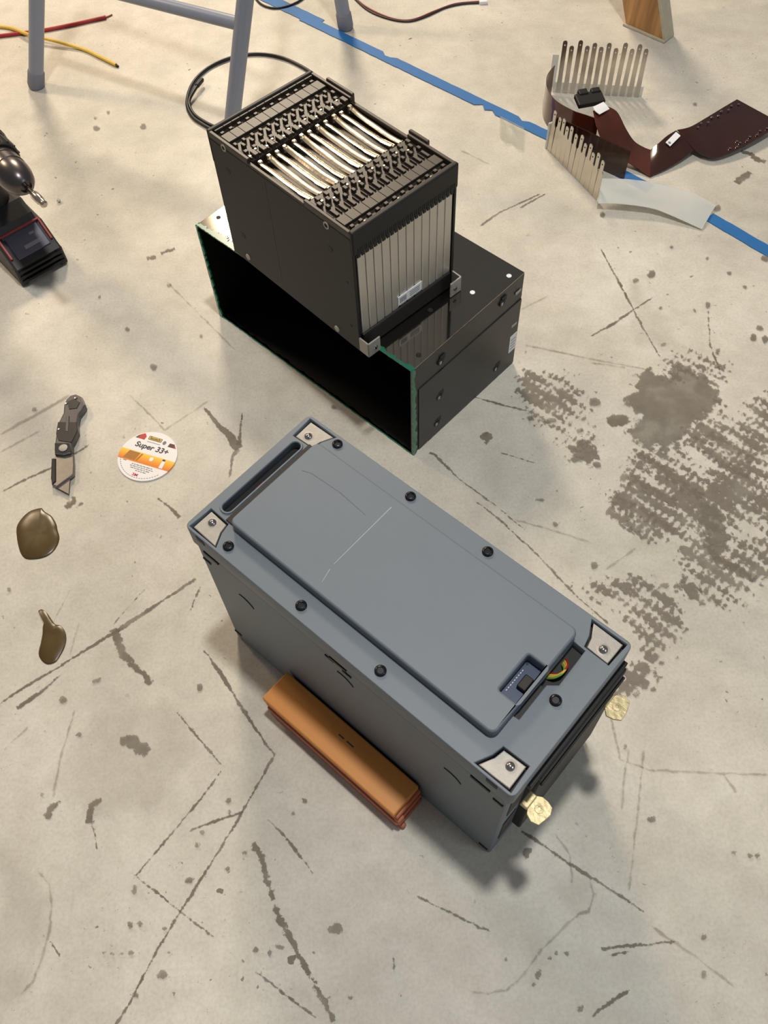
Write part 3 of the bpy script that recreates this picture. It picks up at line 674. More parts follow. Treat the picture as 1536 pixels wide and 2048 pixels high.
# bright tabs, two alternating shapes
def tab_mesh(kind):
    rows = []; n = 22
    for i in range(n + 1):
        t = i / n; x = -.0435 + .0890 * t
        hw = .0031 + .0006 * math.sin(t * 3.1)
        if t > .80: hw *= 1.22 if kind == 0 else 1.05
        z = .1748 - .0012 * math.sin(math.pi * t) + (.0022 * max(0, (t - .78) / .22) if kind == 0 else .0012 * max(0, (.15 - t) / .15))
        r = []
        for k in range(5):
            s_ = -1 + k * .5
            r.append((x, hw * s_ + (.0009 * math.sin(t * 5 + kind)), z - .0009 * s_ * s_ + (.0006 * s_ if kind else -.0006 * s_) + .0003 * math.sin(11 * t + 2 * kind)))
        rows.append(r)
    mb = MB().sheet(rows, .0006)
    mb.box(-.0470, -.0415, -.0030, .0030, .1690, .1770 if kind == 0 else .1785, .0012, 1)
    mb.box(.0440, .0475, -.0028, .0028, .1680, .1765, .0010, 1)
    return mb.xform(Matrix.Translation((0, 0, -.172))).smooth().mesh('cell_tab', M_tab)
tms = [tab_mesh(0), tab_mesh(1)]
for i, y in enumerate(ys):
    o = link('cell_tab', tms[i % 2], C, 'shiny metal cell tab' if i == 0 else None, (random.uniform(-.0010, .0010), y, .172)); o.rotation_euler = (random.uniform(-.16, .16), random.uniform(-.015, .015), random.uniform(-.012, .012))
# side rails of the top
for sy in (-1, 1):
    a, b = sorted((sy * (MY - .0045), sy * MY))
    MB().box(-MX, -.0500, a, b, .172, .1825, .0008).box(.048, MX, a, b, .172, .1825, .0008).box(-.0500, .048, a, b, .172, .1775, .0008).build('top_rail', M_frame, C)
for x0, x1 in ((-.098, -.0505), (.046, .0770)):
    MB().box(x0, x1, MY - .0005, MY + .0040, .168, .1850, .0012).build('end_lug', M_frame, C)
# front cap with its row of notches
MB().box(MX - .005, MX + .0022, -MY, MY, .1515, .1840, .0022, 3).build('end_cap', M_black, C)
nm = MB().box(0, .0012, -.0022, .0022, .1455, .1530).box(0, .0030, -.0024, -.0012, .1530, .1600, .0003, 1).box(0, .0030, .0012, .0024, .1530, .1600, .0003, 1).mesh('cap_tooth', M_recess)
for i in range(24): link('cap_tooth', nm, C, None, (MX - .0003, -.0722 + i * .0063, 0))
MB().box(-MX - .0015, -MX + .004, -MY, MY, .140, .1835, .0015).build('end_cap', M_black, C)
for x, z in ((-.0952, .1785), (.085, .1745)):
    MB().lathe([(.0046, 0), (.0046, .0006), (.0030, .0009), (.0026, -.0005), (0, -.0005)], Matrix.Translation((x, -MY, z - .004)) @ Matrix.Rotation(math.pi / 2, 4, 'X'), 18).build('rivet', M_steel, C)
for x, z in ((-.0923, .0110), (.0836, .0085)):
    MB().lathe([(.0046, 0), (.0042, .0010), (0, .0014)], Matrix.Translation((x, -MY, z)) @ Matrix.Rotation(math.pi / 2, 4, 'X'), 16).build('rivet', M_steel, C)
for x, z in ((-.0969, .1415), (-.0933, .0458), (.0869, .1388), (.112, .105), (.112, .035)):
    r_ = .0042 if x < .1 else .0020
    MB().cyl((x, -MY - .0003, z), (x, -MY + .001, z), r_, n=16).build('side_hole', M_recess, C)
MB().box(-.0215, -.0212, -MY - .00015, -MY, .010, .172).build('scratch_line', M_frame, C)
# bent metal feet at the two front corners
for y0, sg in ((-.0745, 1), (.0745, -1)):
    yo = y0 - sg * .0065
    ft = MB().box(MX - .012, MX + .016, min(yo, yo + sg * .0022), max(yo, yo + sg * .0022), .0005, .0235, .0008)
    ft.box(MX + .0138, MX + .0160, min(yo, yo + sg * .0200), max(yo, yo + sg * .0200), .0005, .0235, .0008)
    ft = ft.build('corner_foot', M_steel, C, 'bent zinc-plated corner foot')
    MB().lathe([(.0032, 0), (.0026, .0012), (0, .0016)], Matrix.Translation((MX + .016, yo + sg * .012, .011)) @ Matrix.Rotation(math.pi / 2, 4, 'Y'), 12).smooth().build('rivet', M_bolt, ft)
lab = MB().box(MX - .0008, MX + .0004, -.0155, .0250, .0300, .0440, .0003, 1).build('label', M_paper, C, 'white printed label')
for i in range(3): MB().box(MX + .0004, MX + .0006, .004, .021, .0335 + i * .003, .0345 + i * .003).build('print_line', M_ink, lab)
for i in range(6): MB().box(MX + .0004, MX + .0006, -.0125 + i * .0019, -.0114 + i * .0019, .033, .041).build('barcode_bar', M_ink, lab)

# ------------------------------------------------------------------ busbar combs and brown flex strip
def upright(path, z0, z1, th, n=6):
    P = spline(path, n); return [[Vector((p[0], p[1], z0)), Vector((p[0], p[1], (z0 + z1) / 2)), Vector((p[0], p[1], z1))] for p in P]
def comb(name, label, p0, p1, htall, hshort, wlow, wtop, zneck, lean, shade):
    a, b = Vector((p0[0], p0[1], 0)), Vector((p1[0], p1[1], 0)); d = (b - a); ang = math.atan2(d.y, d.x); L_ = d.length
    t = thing(name, label, 'busbar comb', a + d / 2, ang)
    n = 12; pt = L_ / n
    for i in range(n):
        x = -L_ / 2 + (i + .5) * pt; hh = htall if i % 2 == 0 else hshort
        hh += random.uniform(-.001, .001)
        pr = []
        pr += [(-wlow / 2, .0), (wlow / 2, .0), (wlow / 2, zneck), (wtop / 2, zneck + .004)]
        pr += [(wtop / 2 * math.cos(q), hh - wtop / 2 + wtop / 2 * math.sin(q)) for q in [math.pi * k / 6 for k in range(7)]]
        pr += [(-wtop / 2, zneck + .004), (-wlow / 2, zneck)]
        Mx = Matrix.Translation((x, 0, 0)) @ Matrix.Rotation(lean + random.uniform(-.02, .02), 4, 'X') @ Matrix.Rotation(random.uniform(-.015, .015), 4, 'Y') @ Matrix.Rotation(math.pi / 2, 4, 'X')
        f = MB().prism(pr, -.0006, .0006, M=Mx).build('finger', M_tin, t)
        MB().cyl((0, 0, -.0009), (0, 0, .0009), .0013, n=8).xform(Mx @ Matrix.Translation((0, hh - wtop, 0))).build('finger_hole', M_paper if shade else M_recess, f)
    return t, L_
CA, LA = comb('busbar_comb', 'row of twelve upright silver busbar fingers behind the black ribbon connector', (.364, 1.489), (.516, 1.458), .098, .090, .0085, .0080, .03, -.02, True)
MB().box(-LA / 2 - .004, LA / 2 + .003, .0012, .0024, .0, .020, .0003, 1).build('backing_strip', M_film, CA, 'frosted plastic backing strip')
MB().box(-LA / 2 - .012, -LA / 2 - .001, .0005, .0018, .010, .072, .0003, 1).build('side_film', M_film, CA)
CB, LB = comb('busbar_comb', 'row of twelve tan-silver busbar fingers in front of a dark brown board', (.326, 1.329), (.388, 1.188), .079, .072, .0122, .0074, .050, -.04, False)
bb0, bb1 = Vector((.331, 1.336, 0)), Vector((.443, 1.236, 0)); _cb = Matrix.Translation(CB.location) @ Matrix.Rotation(CB.rotation_euler.z, 4, 'Z'); _ci = _cb.inverted()
MB().sheet([[_ci @ (bb0.lerp(bb1, i / 6) + Vector((0, 0, z))) for z in (.0005, .03, .060 - .004 * i / 6)] for i in range(7)], .0012).build('backing_board', M_brown, CB, 'dark brown backing board')
MB().box(-LB / 2 - .004, -LB / 2, -.002, .012, 0, .050, .0003, 1).build('side_film', M_film, CB)

FX = thing('flex_circuit', 'dark brown flexible circuit strip folded in a zigzag with black plug and white labels', 'circuit', at(1300, 345), 0)
_fo = FX.location.copy()
def fl_(u, v, z): return at(u, v, z) - _fo
# standing amber band between the two combs
rows = upright([(.356, 1.482), (.338, 1.452), (.333, 1.415), (.342, 1.380), (.366, 1.350), (.388, 1.334), (.406, 1.320)], .001, .058, .0012)
MB().sheet([[p - _fo for p in r] for r in rows], .0010).smooth().build('standing_band', M_brown2, FX, 'amber brown standing band')
def ribbon(name, left, right, mt, nn=6):
    A_, B_ = spline([fl_(*p) for p in left], nn), spline([fl_(*p) for p in right], nn)
    return MB().sheet([[a.lerp(b, k / 4) for k in range(5)] for a, b in zip(A_, B_)], .0010).smooth().build(name, mt, FX)
ribbon('ribbon', [(1186, 222, .066), (1194, 256, .056), (1207, 284, .038), (1240, 314, .020), (1272, 335, .008), (1300, 354, .002)],
       [(1212, 212, .066), (1234, 224, .058), (1252, 258, .042), (1268, 282, .022), (1286, 294, .009), (1301, 300, .004)], M_brown2)
ribbon('ribbon', [(1300, 354, .002), (1330, 340, .004), (1360, 322, .007), (1394, 296, .012)],
       [(1301, 300, .004), (1318, 286, .012), (1334, 272, .016), (1352, 261, .018)], M_brown)
rb = ribbon('ribbon', [(1388, 300, .012), (1410, 312, .010), (1438, 315, .008), (1490, 292, .012), (1542, 262, .014)],
       [(1354, 260, .018), (1380, 254, .020), (1412, 236, .016), (1450, 213, .013), (1474, 199, .012)], M_brown)
# the wide end of the strip
MB().sheet([[fl_(1474, 199, .012).lerp(fl_(1542, 236, .014), k / 4) for k in range(5)], [fl_(1474, 199, .012).lerp(fl_(1542, 262, .014), k / 4) for k in range(5)]], .0010).build('ribbon_end', M_brown, FX)
for u, v, z in [(1402, 247, .0195), (1396, 255, .0195), (1417, 245, .018), (1424, 235, .017), (1437, 232, .016), (1443, 223, .016), (1457, 220, .0155), (1463, 212, .0145), (1477, 209, .014),
                (1460, 297, .0115), (1474, 294, .012), (1480, 286, .013), (1494, 282, .0135), (1500, 274, .0145), (1514, 270, .0145), (1520, 262, .0152), (1534, 257, .0155), (1474, 283, .0125)]:
    MB().cyl(fl_(u, v, z), fl_(u, v, z) + Vector((0, 0, .0010)), .0021, n=10).build('solder_pad', M_tin, FX)
cn = MB().box(-.026, .022, -.014, .013, 0, .009, .002).box(-.018, -.002, .008, .020, .001, .011, .0015).box(.004, .020, .008, .018, .001, .011, .0015).build('plug', M_black, FX, 'black plastic plug')
cn.location = fl_(1180, 202, .060); cn.rotation_euler = (.15, 0, .18)
lw = ribbon('label', [(1186, 214, .071), (1190, 222, .070), (1199, 229, .068)], [(1207, 204, .071), (1214, 212, .070), (1219, 218, .068)], M_paper); lw['label'] = 'white paper label by the plug'
lw2 = ribbon('label', [(1331, 285, .0165), (1337, 290, .0155), (1340, 293, .0150)], [(1352, 264, .0205), (1358, 269, .0200), (1361, 272, .0195)], M_paper); lw2['label'] = 'white paper label on the ribbon'
MB().box(-.002, .002, -.002, .002, 0, .0004).xform(Matrix.Translation(fl_(1339, 285, .0172))).build('print_square', M_ink, lw2)

# frosted plastic strip
FS = [fs for fs in ([(1204, 357, .030), (1260, 359, .024), (1320, 368, .016), (1385, 386, .010), (1432, 411, .002)], [(1196, 407, .014), (1240, 408, .016), (1300, 416, .014), (1340, 430, .010), (1404, 459, .002)])]
A_, B_ = [spline([at(*p) for p in l], 6) for l in FS]; o0 = at(1310, 420)
rows = [[a.lerp(b, k / 6) - o0 + Vector((0, 0, .003 * math.sin(math.pi * k / 6) * math.sin(i * .35))) for k in range(7)] for i, (a, b) in enumerate(zip(A_, B_))]
fs = MB().sheet(rows, .0008).smooth().build('plastic_strip', M_film); fs.location = o0
tag(fs, 'frosted translucent plastic strip lying across the blue tape line', 'plastic strip')

# ------------------------------------------------------------------ blue tape line on the floor
def tape(px, w_m, label, seed, z=.0004, nicks=()):
    P = [at(*p) for p in px]; rnd = random.Random(seed); L_, R_ = [], []
    a, b = P[0], P[-1]; n = int((b - a).length / .012); t = (b - a).normalized(); nn = Vector((-t.y, t.x, 0)); o = a
    for i in range(n + 1):
        q = a.lerp(b, i / n) - o
        wl = w_m / 2 + rnd.uniform(-.0005, .0005); wr = w_m / 2 + rnd.uniform(-.0005, .0005)
        for f, side, dep in nicks:
            if abs(i / n - f) < .5 / n:
                if side > 0: wl -= dep
                else: wr -= dep
        L_.append(q + nn * wl); R_.append(q - nn * wr)
    me = MB().sheet([[l + Vector((0, 0, z)), l.lerp(r, .5) + Vector((0, 0, z)), r + Vector((0, 0, z))] for l, r in zip(L_, R_)], .0003).build('masking_tape', M_tape)
    me.location = (o.x, o.y, 0); tag(me, label, 'tape', 'blue tape line pieces'); return me
tape([(512, -14), (640, 47)], .028, 'blue masking tape piece at the stool legs, far end of the line', 1, .0010)
tape([(606, 36), (1118, 283)], .0225, 'long blue masking tape piece running behind the cell stack', 2, .0014, nicks=((.34, 1, .008), (.36, 1, .006), (.74, -1, .010), (.76, -1, .007), (.86, 1, .006)))
tape([(1085, 266), (1300, 378)], .0225, 'short blue masking tape piece under the busbar comb', 3, .0010)
tape([(1418, 434), (1560, 517)], .0225, 'bright blue masking tape piece beyond the frosted strip', 4, .0010)

# ------------------------------------------------------------------ blue-grey tube trestle
TS = thing('tube_trestle', 'blue-grey tubular metal stand with slanting legs behind the cell stack', 'stand', (at(300, 120).x, at(300, 120).y, 0))
to = TS.location.copy()
def leg(foot, lean, ztop, r=.0135):
    f = at(*foot); d = Vector((lean[0], lean[1], 1))
    a = f + Vector((0, 0, .0)) ; p = [a + d * z - to for z in (.004, .1, .3, ztop)]
    o = MB().tube(p, r, 18).smooth().build('leg', M_tube, TS)
    MB().tube([a + d * z - to for z in (.0005, .006, .030, .032)], [r + .0005, r + .0022, r + .0018, r + .0002], 18).smooth().build('foot_cap', M_cap, o)
    return lambda z: a + d * z - to
l1 = leg((72, 174), (.38, 0), .50); l2 = leg((458, 300), (.28, 0), .50); l3 = leg((692, 57), (-.10, 0), .50); 
MB().tube([l2(.222), l1(.206)], .0105, 16).smooth().build('crossbar', M_tube, TS)
MB().tube([l2(.49), l1(.49)], .0105, 16).smooth().build('crossbar', M_tube, TS)
MB().tube([l2(.49), l3(.49)], .0105, 16).smooth().build('crossbar', M_tube, TS)

# ------------------------------------------------------------------ wooden leg, top right
WA, WB = at(1252, 52), at(1325, 84)
d = (WB - WA).normalized(); nn = Vector((-d.y, d.x, 0))
if nn.y < 0: nn = -nn
WD = thing('wooden_leg', 'slanting brown wooden leg with a worn pale end, upper right', 'wooden leg', ((WA + WB) / 2).to_tuple(), math.atan2(d.y, d.x))
hw = (WB - WA).length / 2; lean = Matrix(((1, 0, -.50, 0), (0, 1, .06, 0), (0, 0, 1, 0), (0, 0, 0, 1)))
MB().box(-hw, hw, 0, .028, .004, .40, .0012).xform(lean).build('board', M_wood, WD)
M_pale = mat('worn_pale_paint', srgb(176, 168, 146), .6, var=.2, scale=90)
MB().box(hw - .0005, hw + .0075, .001, .030, .003, .40, .001).xform(lean).build('edge_strip', M_pale, WD, 'pale painted edge')
MB().box(-hw - .006, hw + .006, -.004, .030, 0, .0045, .0012).build('foot_pad', M_pale, WD)

# ------------------------------------------------------------------ wires and cables
def cable(name, label, px, r, mt, cat='wire', zs=None, ends=None):
    o0 = at(*px[len(px) // 2][:2]); pts = [at(p[0], p[1], (p[2] if len(p) > 2 else r + .0002)) for p in px]
    o = MB().tube([p - o0 for p in spline(pts, 8)], r, 10).smooth().build(name, mt); o.location = o0
    return tag(o, label, cat)
M_cop = mat('copper_strands', srgb(150, 96, 80), .4, .6)
cw = cable('wire', 'thick red wire with a bare end, crossing under the yellow wire', [(-20, 74), (30, 68), (90, 60), (150, 48), (195, 38), (212, 34)], .0034, M_red)
c2 = cable('wire_core', None, [(210, 35), (218, 32), (224, 29)], .0016, M_cop, None)
c2.parent = cw; c2.location = c2.location - cw.location; 
yw = cable('wire', 'thick yellow wire with a cut end near the stand leg', [(-20, 52), (20, 56), (60, 70, .0105), (110, 82, .009), (165, 98), (200, 114), (232, 130)], .0034, M_yel)
e2 = cable('wire_core', None, [(230, 129), (234, 131.5), (236, 133)], .0024, M_recess, None); e2.parent = yw; e2.location = e2.location - yw.location
bc = cable('cable', 'black cable looped on the floor behind the cell stack', [(640, 158), (605, 134), (560, 114), (510, 108), (460, 116), (415, 137), (385, 168), (374, 205), (384, 232), (405, 248), (430, 262)], .0032, M_cable, 'cable')
b2 = cable('cable_tail', None, [(405, 158, .011), (388, 182, .010), (378, 205, .006), (388, 228), (412, 245), (440, 258)], .0030, M_cable, None); b2.parent = bc; b2.location = b2.location - bc.location
b3 = cable('sleeve', None, [(404, 160, .011), (394, 172, .011)], .0042, M_drill, None); b3.parent = bc; b3.location = b3.location - bc.location
cable('cable', 'thin black cable curving over the tape at the top edge', [(508, -8), (522, 8), (545, 16), (572, 13), (595, 4), (612, -8)], .0022, M_cable, 'cable')
M_rw = mat('dull_red_wire', srgb(140, 66, 62), .4)
rw = cable('wire_pair', 'pair of thin red wires with a small plug at the top edge', [(706, -8), (730, 12), (765, 30), (800, 40), (830, 38), (870, 22), (910, 8), (958, 3)], .0017, M_rw)
r2 = cable('wire_strand', None, [(704, -8), (735, 20), (775, 37), (815, 43), (850, 34), (890, 16), (925, 8), (958, 6)], .0017, M_cable, None); r2.parent = rw; r2.location = r2.location - rw.location
pl = MB().box(-.008, .008, -.006, .006, .0, .006, .001).build('plug', M_paper, rw); pl.location = at(966, 6) - rw.location; pl.location.z = -rw.location.z

# ------------------------------------------------------------------ cordless drill at the left edge
fwd = Vector((.62, -.785, 0)).normalized(); DA = math.atan2(fwd.y, fwd.x)
DB = Vector((-.529, 1.106, 0)) - fwd * .05
D = thing('cordless_drill', 'black and red cordless drill standing on its battery at the left edge', 'drill', DB.to_tuple(), DA)
# side profile of the pack, extruded across y
def yprism(poly, y0, y1, bev=0.0):
    mb = MB().prism([(p[0], p[1]) for p in poly], y0, y1, bev, 2)
    return mb.xform(Matrix(((1, 0, 0, 0), (0, 0, -1, 0), (0, 1, 0, 0), (0, 0, 0, 1))))
pk = yprism([(-.075, 0), (.048, 0), (.060, .010), (.066, .036), (.058, .042), (.026, .068), (-.075, .068)], -.041, .041, .003).build('battery_pack', M_drill, D)
for z in (.012, .021, .030): MB().box(.058, .0695, -.038, .038, z - .0022, z + .0022, .001).build('rib', M_black, pk)
for sy in (-1, 1):
    MB().box(.050, .066, sy * .036 - .006, sy * .036 + .006, .002, .036, .003).build('corner_bumper', M_drill, pk)
sl = Matrix.Translation((.0425, 0, .0556)) @ Matrix.Rotation(math.atan2(.026, .032), 4, 'Y')
MB().box(-.019, .019, -.027, .030, -.001, .0016, .001).xform(sl).build('window_panel', M_panel, pk, 'grey-violet panel')
MB().box(.004, .010, -.008, .020, .0016, .0018).xform(sl).build('print_line', M_ink, pk); MB().box(-.010, -.006, .010, .018, .0016, .0018).xform(sl).build('print_line', M_ink, pk)
MB().box(-.024, -.0205, -.037, .037, -.001, .004, .001).xform(sl).build('trim', M_drillred, pk, 'red trim'); MB().box(-.022, .014, -.0375, -.0335, -.001, .004, .001).xform(sl).build('trim', M_drillred, pk); MB().box(-.022, .014, .0335, .0375, -.001, .004, .001).xform(sl).build('trim', M_drillred, pk)
yprism([(-.070, .066), (.030, .066), (.020, .082), (-.005, .095), (-.060, .095)], -.034, .034, .004).build('pack_dock', M_drill, D)
MB().tube(spline([(-.030, 0, .085), (-.024, 0, .120), (-.018, 0, .160), (-.012, 0, .200)], 5), [.024, .0235, .023, .0225, .022, .0215, .021, .021, .021, .0212, .0215, .022, .0225, .023, .024, .025], 18).smooth().build('handle', M_drill, D)
MB().box(-.006, .010, -.008, .008, .158, .190, .004).build('trigger', M_drillred, D)
AX = Matrix.Translation((0, .006, .222)) @ Matrix.Rotation(math.pi / 2, 4, 'Y')
MB().lathe([(0, -.10), (.024, -.098), (.031, -.085), (.033, -.03), (.033, .045), (.030, .052), (0, .052)], AX, 28).smooth().build('motor_housing', M_drill, D)
cc = MB().lathe([(0, .050), (.0285, .050), (.0295, .056), (.0295, .086), (.0270, .090), (0, .090)], AX, 30).smooth().build('clutch_collar', M_black, D)
for i in range(16):
    a = 2 * math.pi * i / 16
    MB().box(-.0012, .0012, .0285, .0308, .056, .086, .0005, 1).xform(AX @ Matrix.Rotation(a, 4, 'Z')).build('grip_ridge', M_drill, cc)
MB().lathe([(0, .088), (.0225, .088), (.0240, .091), (.0240, .098), (.0228, .0985), (.0228, .101), (.0240, .1015), (.0240, .116), (.0230, .1165), (.0230, .118), (.0236, .124), (.0225, .134), (.0190, .146), (.0135, .155), (.0085, .158), (.0085, .1545), (0, .1545)], AX, 32).smooth().build('chuck', M_chuck, D, 'dark steel keyless chuck')
bt = MB().lathe([(.0036, .150), (.0040, .176), (.0062, .182), (.0062, .196), (.0052, .198), (.0052, .207), (.0030, .209), (0, .209)], AX, 16).smooth().build('drill_bit', M_bit, D, 'bright steel bit holder')

# ------------------------------------------------------------------ folding utility knife
KC = at(135, 885); 
K = thing('utility_knife', 'dark folding utility knife lying open with its blade pointing down', 'knife', (KC.x, KC.y, 0))
def kp(L_, z): return [((at(80 + a / 5.12, 780 + b / 5.12, z) - KC).x, (at(80 + a / 5.12, 780 + b / 5.12, z) - KC).y) for a, b in L_]
hz = .013
MB().prism(kp([(365,40),(430,70),(462,150),(430,200),(395,245),(378,330),(385,415),(350,490),(322,540),(320,630),(305,650),(230,668),(150,658),(145,600),(165,450),(190,330),(238,235),(245,150),(270,95),(310,55)], hz), .001, hz, .0018, 2).build('handle', M_knife, K)
MB().prism(kp([(185,330),(375,330),(385,415),(350,490),(322,540),(190,520),(165,450)], hz), hz - .001, hz + .0008, .0005, 1).build('grip_inlay', M_drill, K)
MB().prism(kp([(280,120),(350,90),(410,130),(380,190),(300,200)], hz), hz - .001, hz + .0008, .0005, 1).build('grip_inlay', M_drill, K)
MB().prism(kp([(150,545),(300,545),(320,630),(230,655),(155,640)], hz), hz - .001, hz + .0004, .0003, 1).build('pivot_plate', M_recess, K)
p = kp([(240, 597)], hz)[0]
MB().lathe([(.0062, hz), (.0060, hz + .0016), (.0040, hz + .0022), (0, hz + .0022)], Matrix.Translation((p[0], p[1], 0)), 20).smooth().build('pivot_bolt', M_steel, K)
MB().prism(kp([(272,265),(300,268),(290,430),(262,425)], hz), hz, hz + .0012, .0003, 1).build('name_strip', M_knife, K)
for a in ((275, 140), (368, 85), (200, 405)):
    p = kp([a], hz)[0]; MB().lathe([(.0022, hz), (.0018, hz + .0012), (0, hz + .0014)], Matrix.Translation((p[0], p[1], 0)), 10).build('handle_rivet', M_bolt, K)
MB().prism(kp([(150,680),(240,668),(340,650),(345,760),(340,860),(170,985),(118,965),(112,850),(122,700)], .009), .0025, .009, .0008, 1).build('blade_holder', M_blade, K)
MB().prism(kp([(118,700),(160,700),(160,930),(125,965),(110,900)], .0105), .002, .0105, .0008, 1).build('release_lever', M_recess, K)
MB().prism(kp([(150,975),(335,862),(340,880),(318,900),(305,905),(292,1062),(165,995)], .006), .0048, .0060).build('blade', M_blade, K, 'bare trapezoid blade tip')

# ------------------------------------------------------------------ round tape label disc
DC = (at(302, 864) + at(289, 965)) / 2; DR = .0418; TH = math.radians(-22.9)
def disc_mat():
    mt = mat('label_card', srgb(240, 238, 236), .35, var=.01); nt = mt.node_tree; p = nt.nodes['Principled BSDF']; L = nt.links.new
    tc = nt.nodes.new('ShaderNodeTexCoord'); sp = nt.nodes.new('ShaderNodeSeparateXYZ'); L(tc.outputs['Object'], sp.inputs[0])
    mr = nt.nodes.new('ShaderNodeMapRange'); mr.inputs[1].default_value = -DR; mr.inputs[2].default_value = DR; L(sp.outputs[1], mr.inputs[0])
    cr = nt.nodes.new('ShaderNodeValToRGB'); e = cr.color_ramp.elements
    white = srgb(240, 237, 236)
    st = [(0, white), (.325, white), (.330, srgb(228, 120, 44)), (.42, srgb(244, 158, 48)), (.530, srgb(252, 206, 76)), (.535, white), (1, white)]
    while len(e) < len(st): e.new(.5)
    for q, (a, c) in zip(e, st): q.position = a; q.color = c
    L(mr.outputs[0], cr.inputs[0]); L(cr.outputs[0], p.inputs['Base Color']); return mt
K2 = thing('label_disc', 'round white tape label disc with an orange band and printed lettering', 'label', (DC.x, DC.y, 0), TH)
MB().lathe([(0, .0003), (DR, .0003), (DR, .0014), (DR - .0004, .0018), (0, .0018)], None, 64).build('card', disc_mat(), K2)
def flat(name, poly, z, mt): return MB().prism(poly, .0017, z).build(name, mt, K2)
M_mar = mat('maroon_print', srgb(92, 44, 36), .5); M_rprint = mat('red_print', srgb(190, 56, 50), .5); M_gold = mat('gold_print', srgb(226, 186, 70), .5); M_blackp = mat('black_print', srgb(64, 58, 40), .5)
M_bron = mat('bronze_print', srgb(168, 112, 34), .5); M_pink = mat('crimson_print', srgb(214, 66, 96), .5)
flat('corner_print', [(-.0290, .0238), (-.0175, .0238), (-.0168, .0300), (-.0210, .0345), (-.0265, .0305)], .00195, M_rprint)
flat('corner_print', [(-.0315, .0238), (-.0285, .0238), (-.0260, .0305), (-.0285, .0285)], .00198, M_blackp)
flat('corner_print', [(.0195, .0232), (.0325, .0232), (.0275, .0295), (.0205, .0295)], .00195, M_mar)
flat('corner_print', [(.0290, .0232), (.0325, .0232), (.0305, .0262), (.0290, .0262)], .00198, M_rprint)
flat('badge', rrect(-.0130, .0075, .0262, .0325, .001, 2), .00195, M_blackp); flat('badge_panel', rrect(-.0122, .0067, .0269, .0318, .0008, 2), .00200, M_gold)
def lettering(txt, size, x, y, mt, z=.00200, sx=1.0, name='lettering', shear=0):
    me = text_mesh(txt, size, mt); me.transform(Matrix.Diagonal((sx, 1, 1, 1)))
    if shear: me.transform(Matrix(((1, shear, 0, 0), (0, 1, 0, 0), (0, 0, 1, 0), (0, 0, 0, 1))))
    link(name, me, K2, None, (x, y, z))
lettering('Scotch', .0060, -.0027, .0293, M_blackp, .00205)
lettering('Super 33+', .0122, .0000, .0140, M_darkink, .00198, 1.0, shear=.12)
lettering('3M', .0062, -.0020, -.0335, M_pink, .00198, 1.15)
flat('roundel', [(.0125 + .0026 * math.cos(k * .523), .0275 + .0034 * math.sin(k * .523)) for k in range(12)], .00195, M_ink)
flat('fine_print', [(-.0120, .0222), (.0080, .0222), (.0080, .0230), (-.0120, .0230)], .00193, M_ink)
flat('picture', [(-.0325, -.0120), (-.0145, -.0120), (-.0115, .0015), (-.0285, .0015)], .00195, M_bron)
flat('picture', [(-.0130, -.0120), (-.0105, -.0120), (-.0070, .0012), (-.0095, .0012)], .00195, M_bron)
flat('picture', rrect(.0050, .0105, -.0065, .0000, .002, 2), .00195, M_paper)
flat('picture', [(.0235, -.0130), (.0290, -.0130), (.0285, -.0010), (.0240, -.0010)], .00195, M_paper)
flat('picture', [(.0235, -.0010), (.0275, -.0010), (.0275, .0020), (.0235, .0020)], .00198, M_darkink)
for i, (a, b, y) in enumerate(((-.0150, .0170, -.0185), (-.0160, .0190, -.0215), (-.0140, .0150, -.0245), (-.0050, .0120, -.0275), (-.0300, -.0240, -.0160))):
    x = a
    while x < b:
        e_ = min(b, x + random.uniform(.002, .006)); flat('fine_print', [(x, y), (e_, y), (e_, y + .0012), (x, y + .0012)], .00193, M_ink); x = e_ + .0011
for k in range(22):
    a0 = math.radians(200 + k * 5.6); a1 = math.radians(203.4 + k * 5.6)
    flat('fine_print', [(r_ * math.cos(a), r_ * math.sin(a)) for r_, a in ((.0372, a0), (.0372, a1), (.0380, a1), (.0380, a0))], .00193, M_ink)

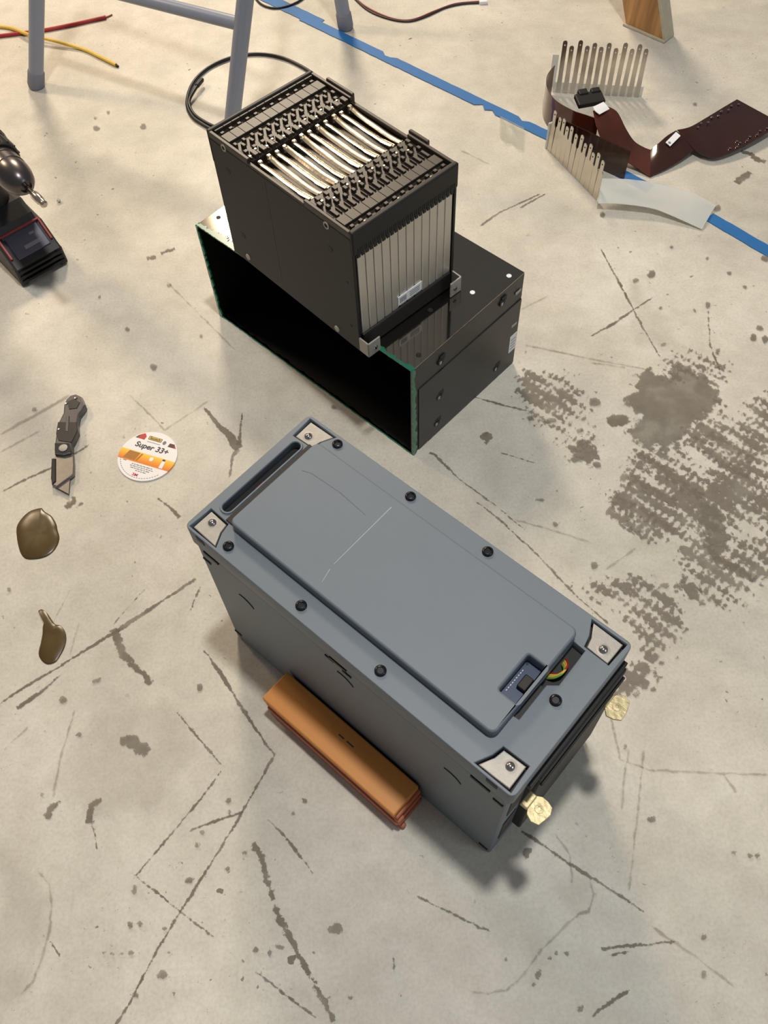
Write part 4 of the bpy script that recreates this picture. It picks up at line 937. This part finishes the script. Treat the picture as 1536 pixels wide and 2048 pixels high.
# ------------------------------------------------------------------ two olive spills
def spill_mat():
    mt = mat('olive_fluid', srgb(80, 63, 31), .30, var=.4, scale=45); return mt
M_spill = spill_mat()
def spill(px, label, hgt, mt):
    P = spline([at(*p) for p in px] + [at(*px[0])], 4)[:-1]; c_ = sum(P, Vector()) / len(P); b = bmesh.new(); rings = []
    for s_, z in ((1, .0004), (.985, .0010), (.93, .0018 * hgt), (.75, .0030 * hgt), (.45, .0036 * hgt), (.2, .0034 * hgt)):
        rings.append([b.verts.new(((p - c_).x * s_, (p - c_).y * s_, z * (1 + .08 * mnoise.noise(Vector((p.x * 40, p.y * 40, s_ * 4)))))) for p in P])
    n = len(P)
    for q, w_ in zip(rings, rings[1:]):
        for k in range(n): b.faces.new((q[k], q[(k + 1) % n], w_[(k + 1) % n], w_[k]))
    b.faces.new(rings[-1])
    bmesh.ops.recalc_face_normals(b, faces=b.faces[:])
    mb = MB(); mb._merge(b); o = mb.smooth().build('spill', mt); o.location = (c_.x, c_.y, 0)
    return tag(o, label, 'spill', 'olive brown spills')
s5 = lambda L_: [(10 + a / 5.85, 1000 + b / 5.85) for a, b in L_]
spill(s5([(430,95),(470,140),(545,190),(600,280),(615,350),(638,440),(615,530),(560,610),(480,665),(380,692),(260,695),(200,650),(165,570),(140,440),(138,320),(190,225),(280,140),(370,105)]), 'large round olive brown glossy spill below the utility knife', 1.0, M_spill)
s2 = spill(s5([(390,1300),(430,1280),(490,1320),(540,1390),(590,1455),(650,1470),(700,1530),(720,1620),(700,1720),(650,1820),(590,1900),(500,1925),(430,1880),(395,1800),(420,1680),(440,1570),(445,1480),(470,1390),(430,1340)]), 'small pear-shaped olive spill with a curled tail at the left', .8, M_spill)

# ------------------------------------------------------------------ crumbs
def crumb(u, v, r, label, mt=None):
    b = bmesh.new(); bmesh.ops.create_icosphere(b, subdivisions=1, radius=r)
    for q in b.verts: q.co *= 1 + random.uniform(-.25, .25)
    zmin = min(q.co.z for q in b.verts)
    for q in b.verts: q.co.z -= zmin
    mb = MB(); mb._merge(b); o = mb.build('crumb', mt or M_crumb); p = at(u, v); o.location = (p.x, p.y, 0); tag(o, label, 'debris')
crumb(119, 404, .0042, 'small white crumb on the floor beside the drill bit')
M_clear = film_mat(); M_clear.name = 'clear_tape'; next(n for n in M_clear.node_tree.nodes if n.type == 'MIX_SHADER').inputs[0].default_value = .16
SC = MB().sheet([[at(1000 + 12 * i, 232 + 6 * i + 14 * j, .002 + .006 * abs(math.sin(i * 1.7 + j))) - at(1018, 250) for j in range(4)] for i in range(5)], .0005).build('tape_scrap', M_clear)
SC.location = at(1018, 250); tag(SC, 'crumpled scrap of clear tape on the blue tape line', 'scrap')
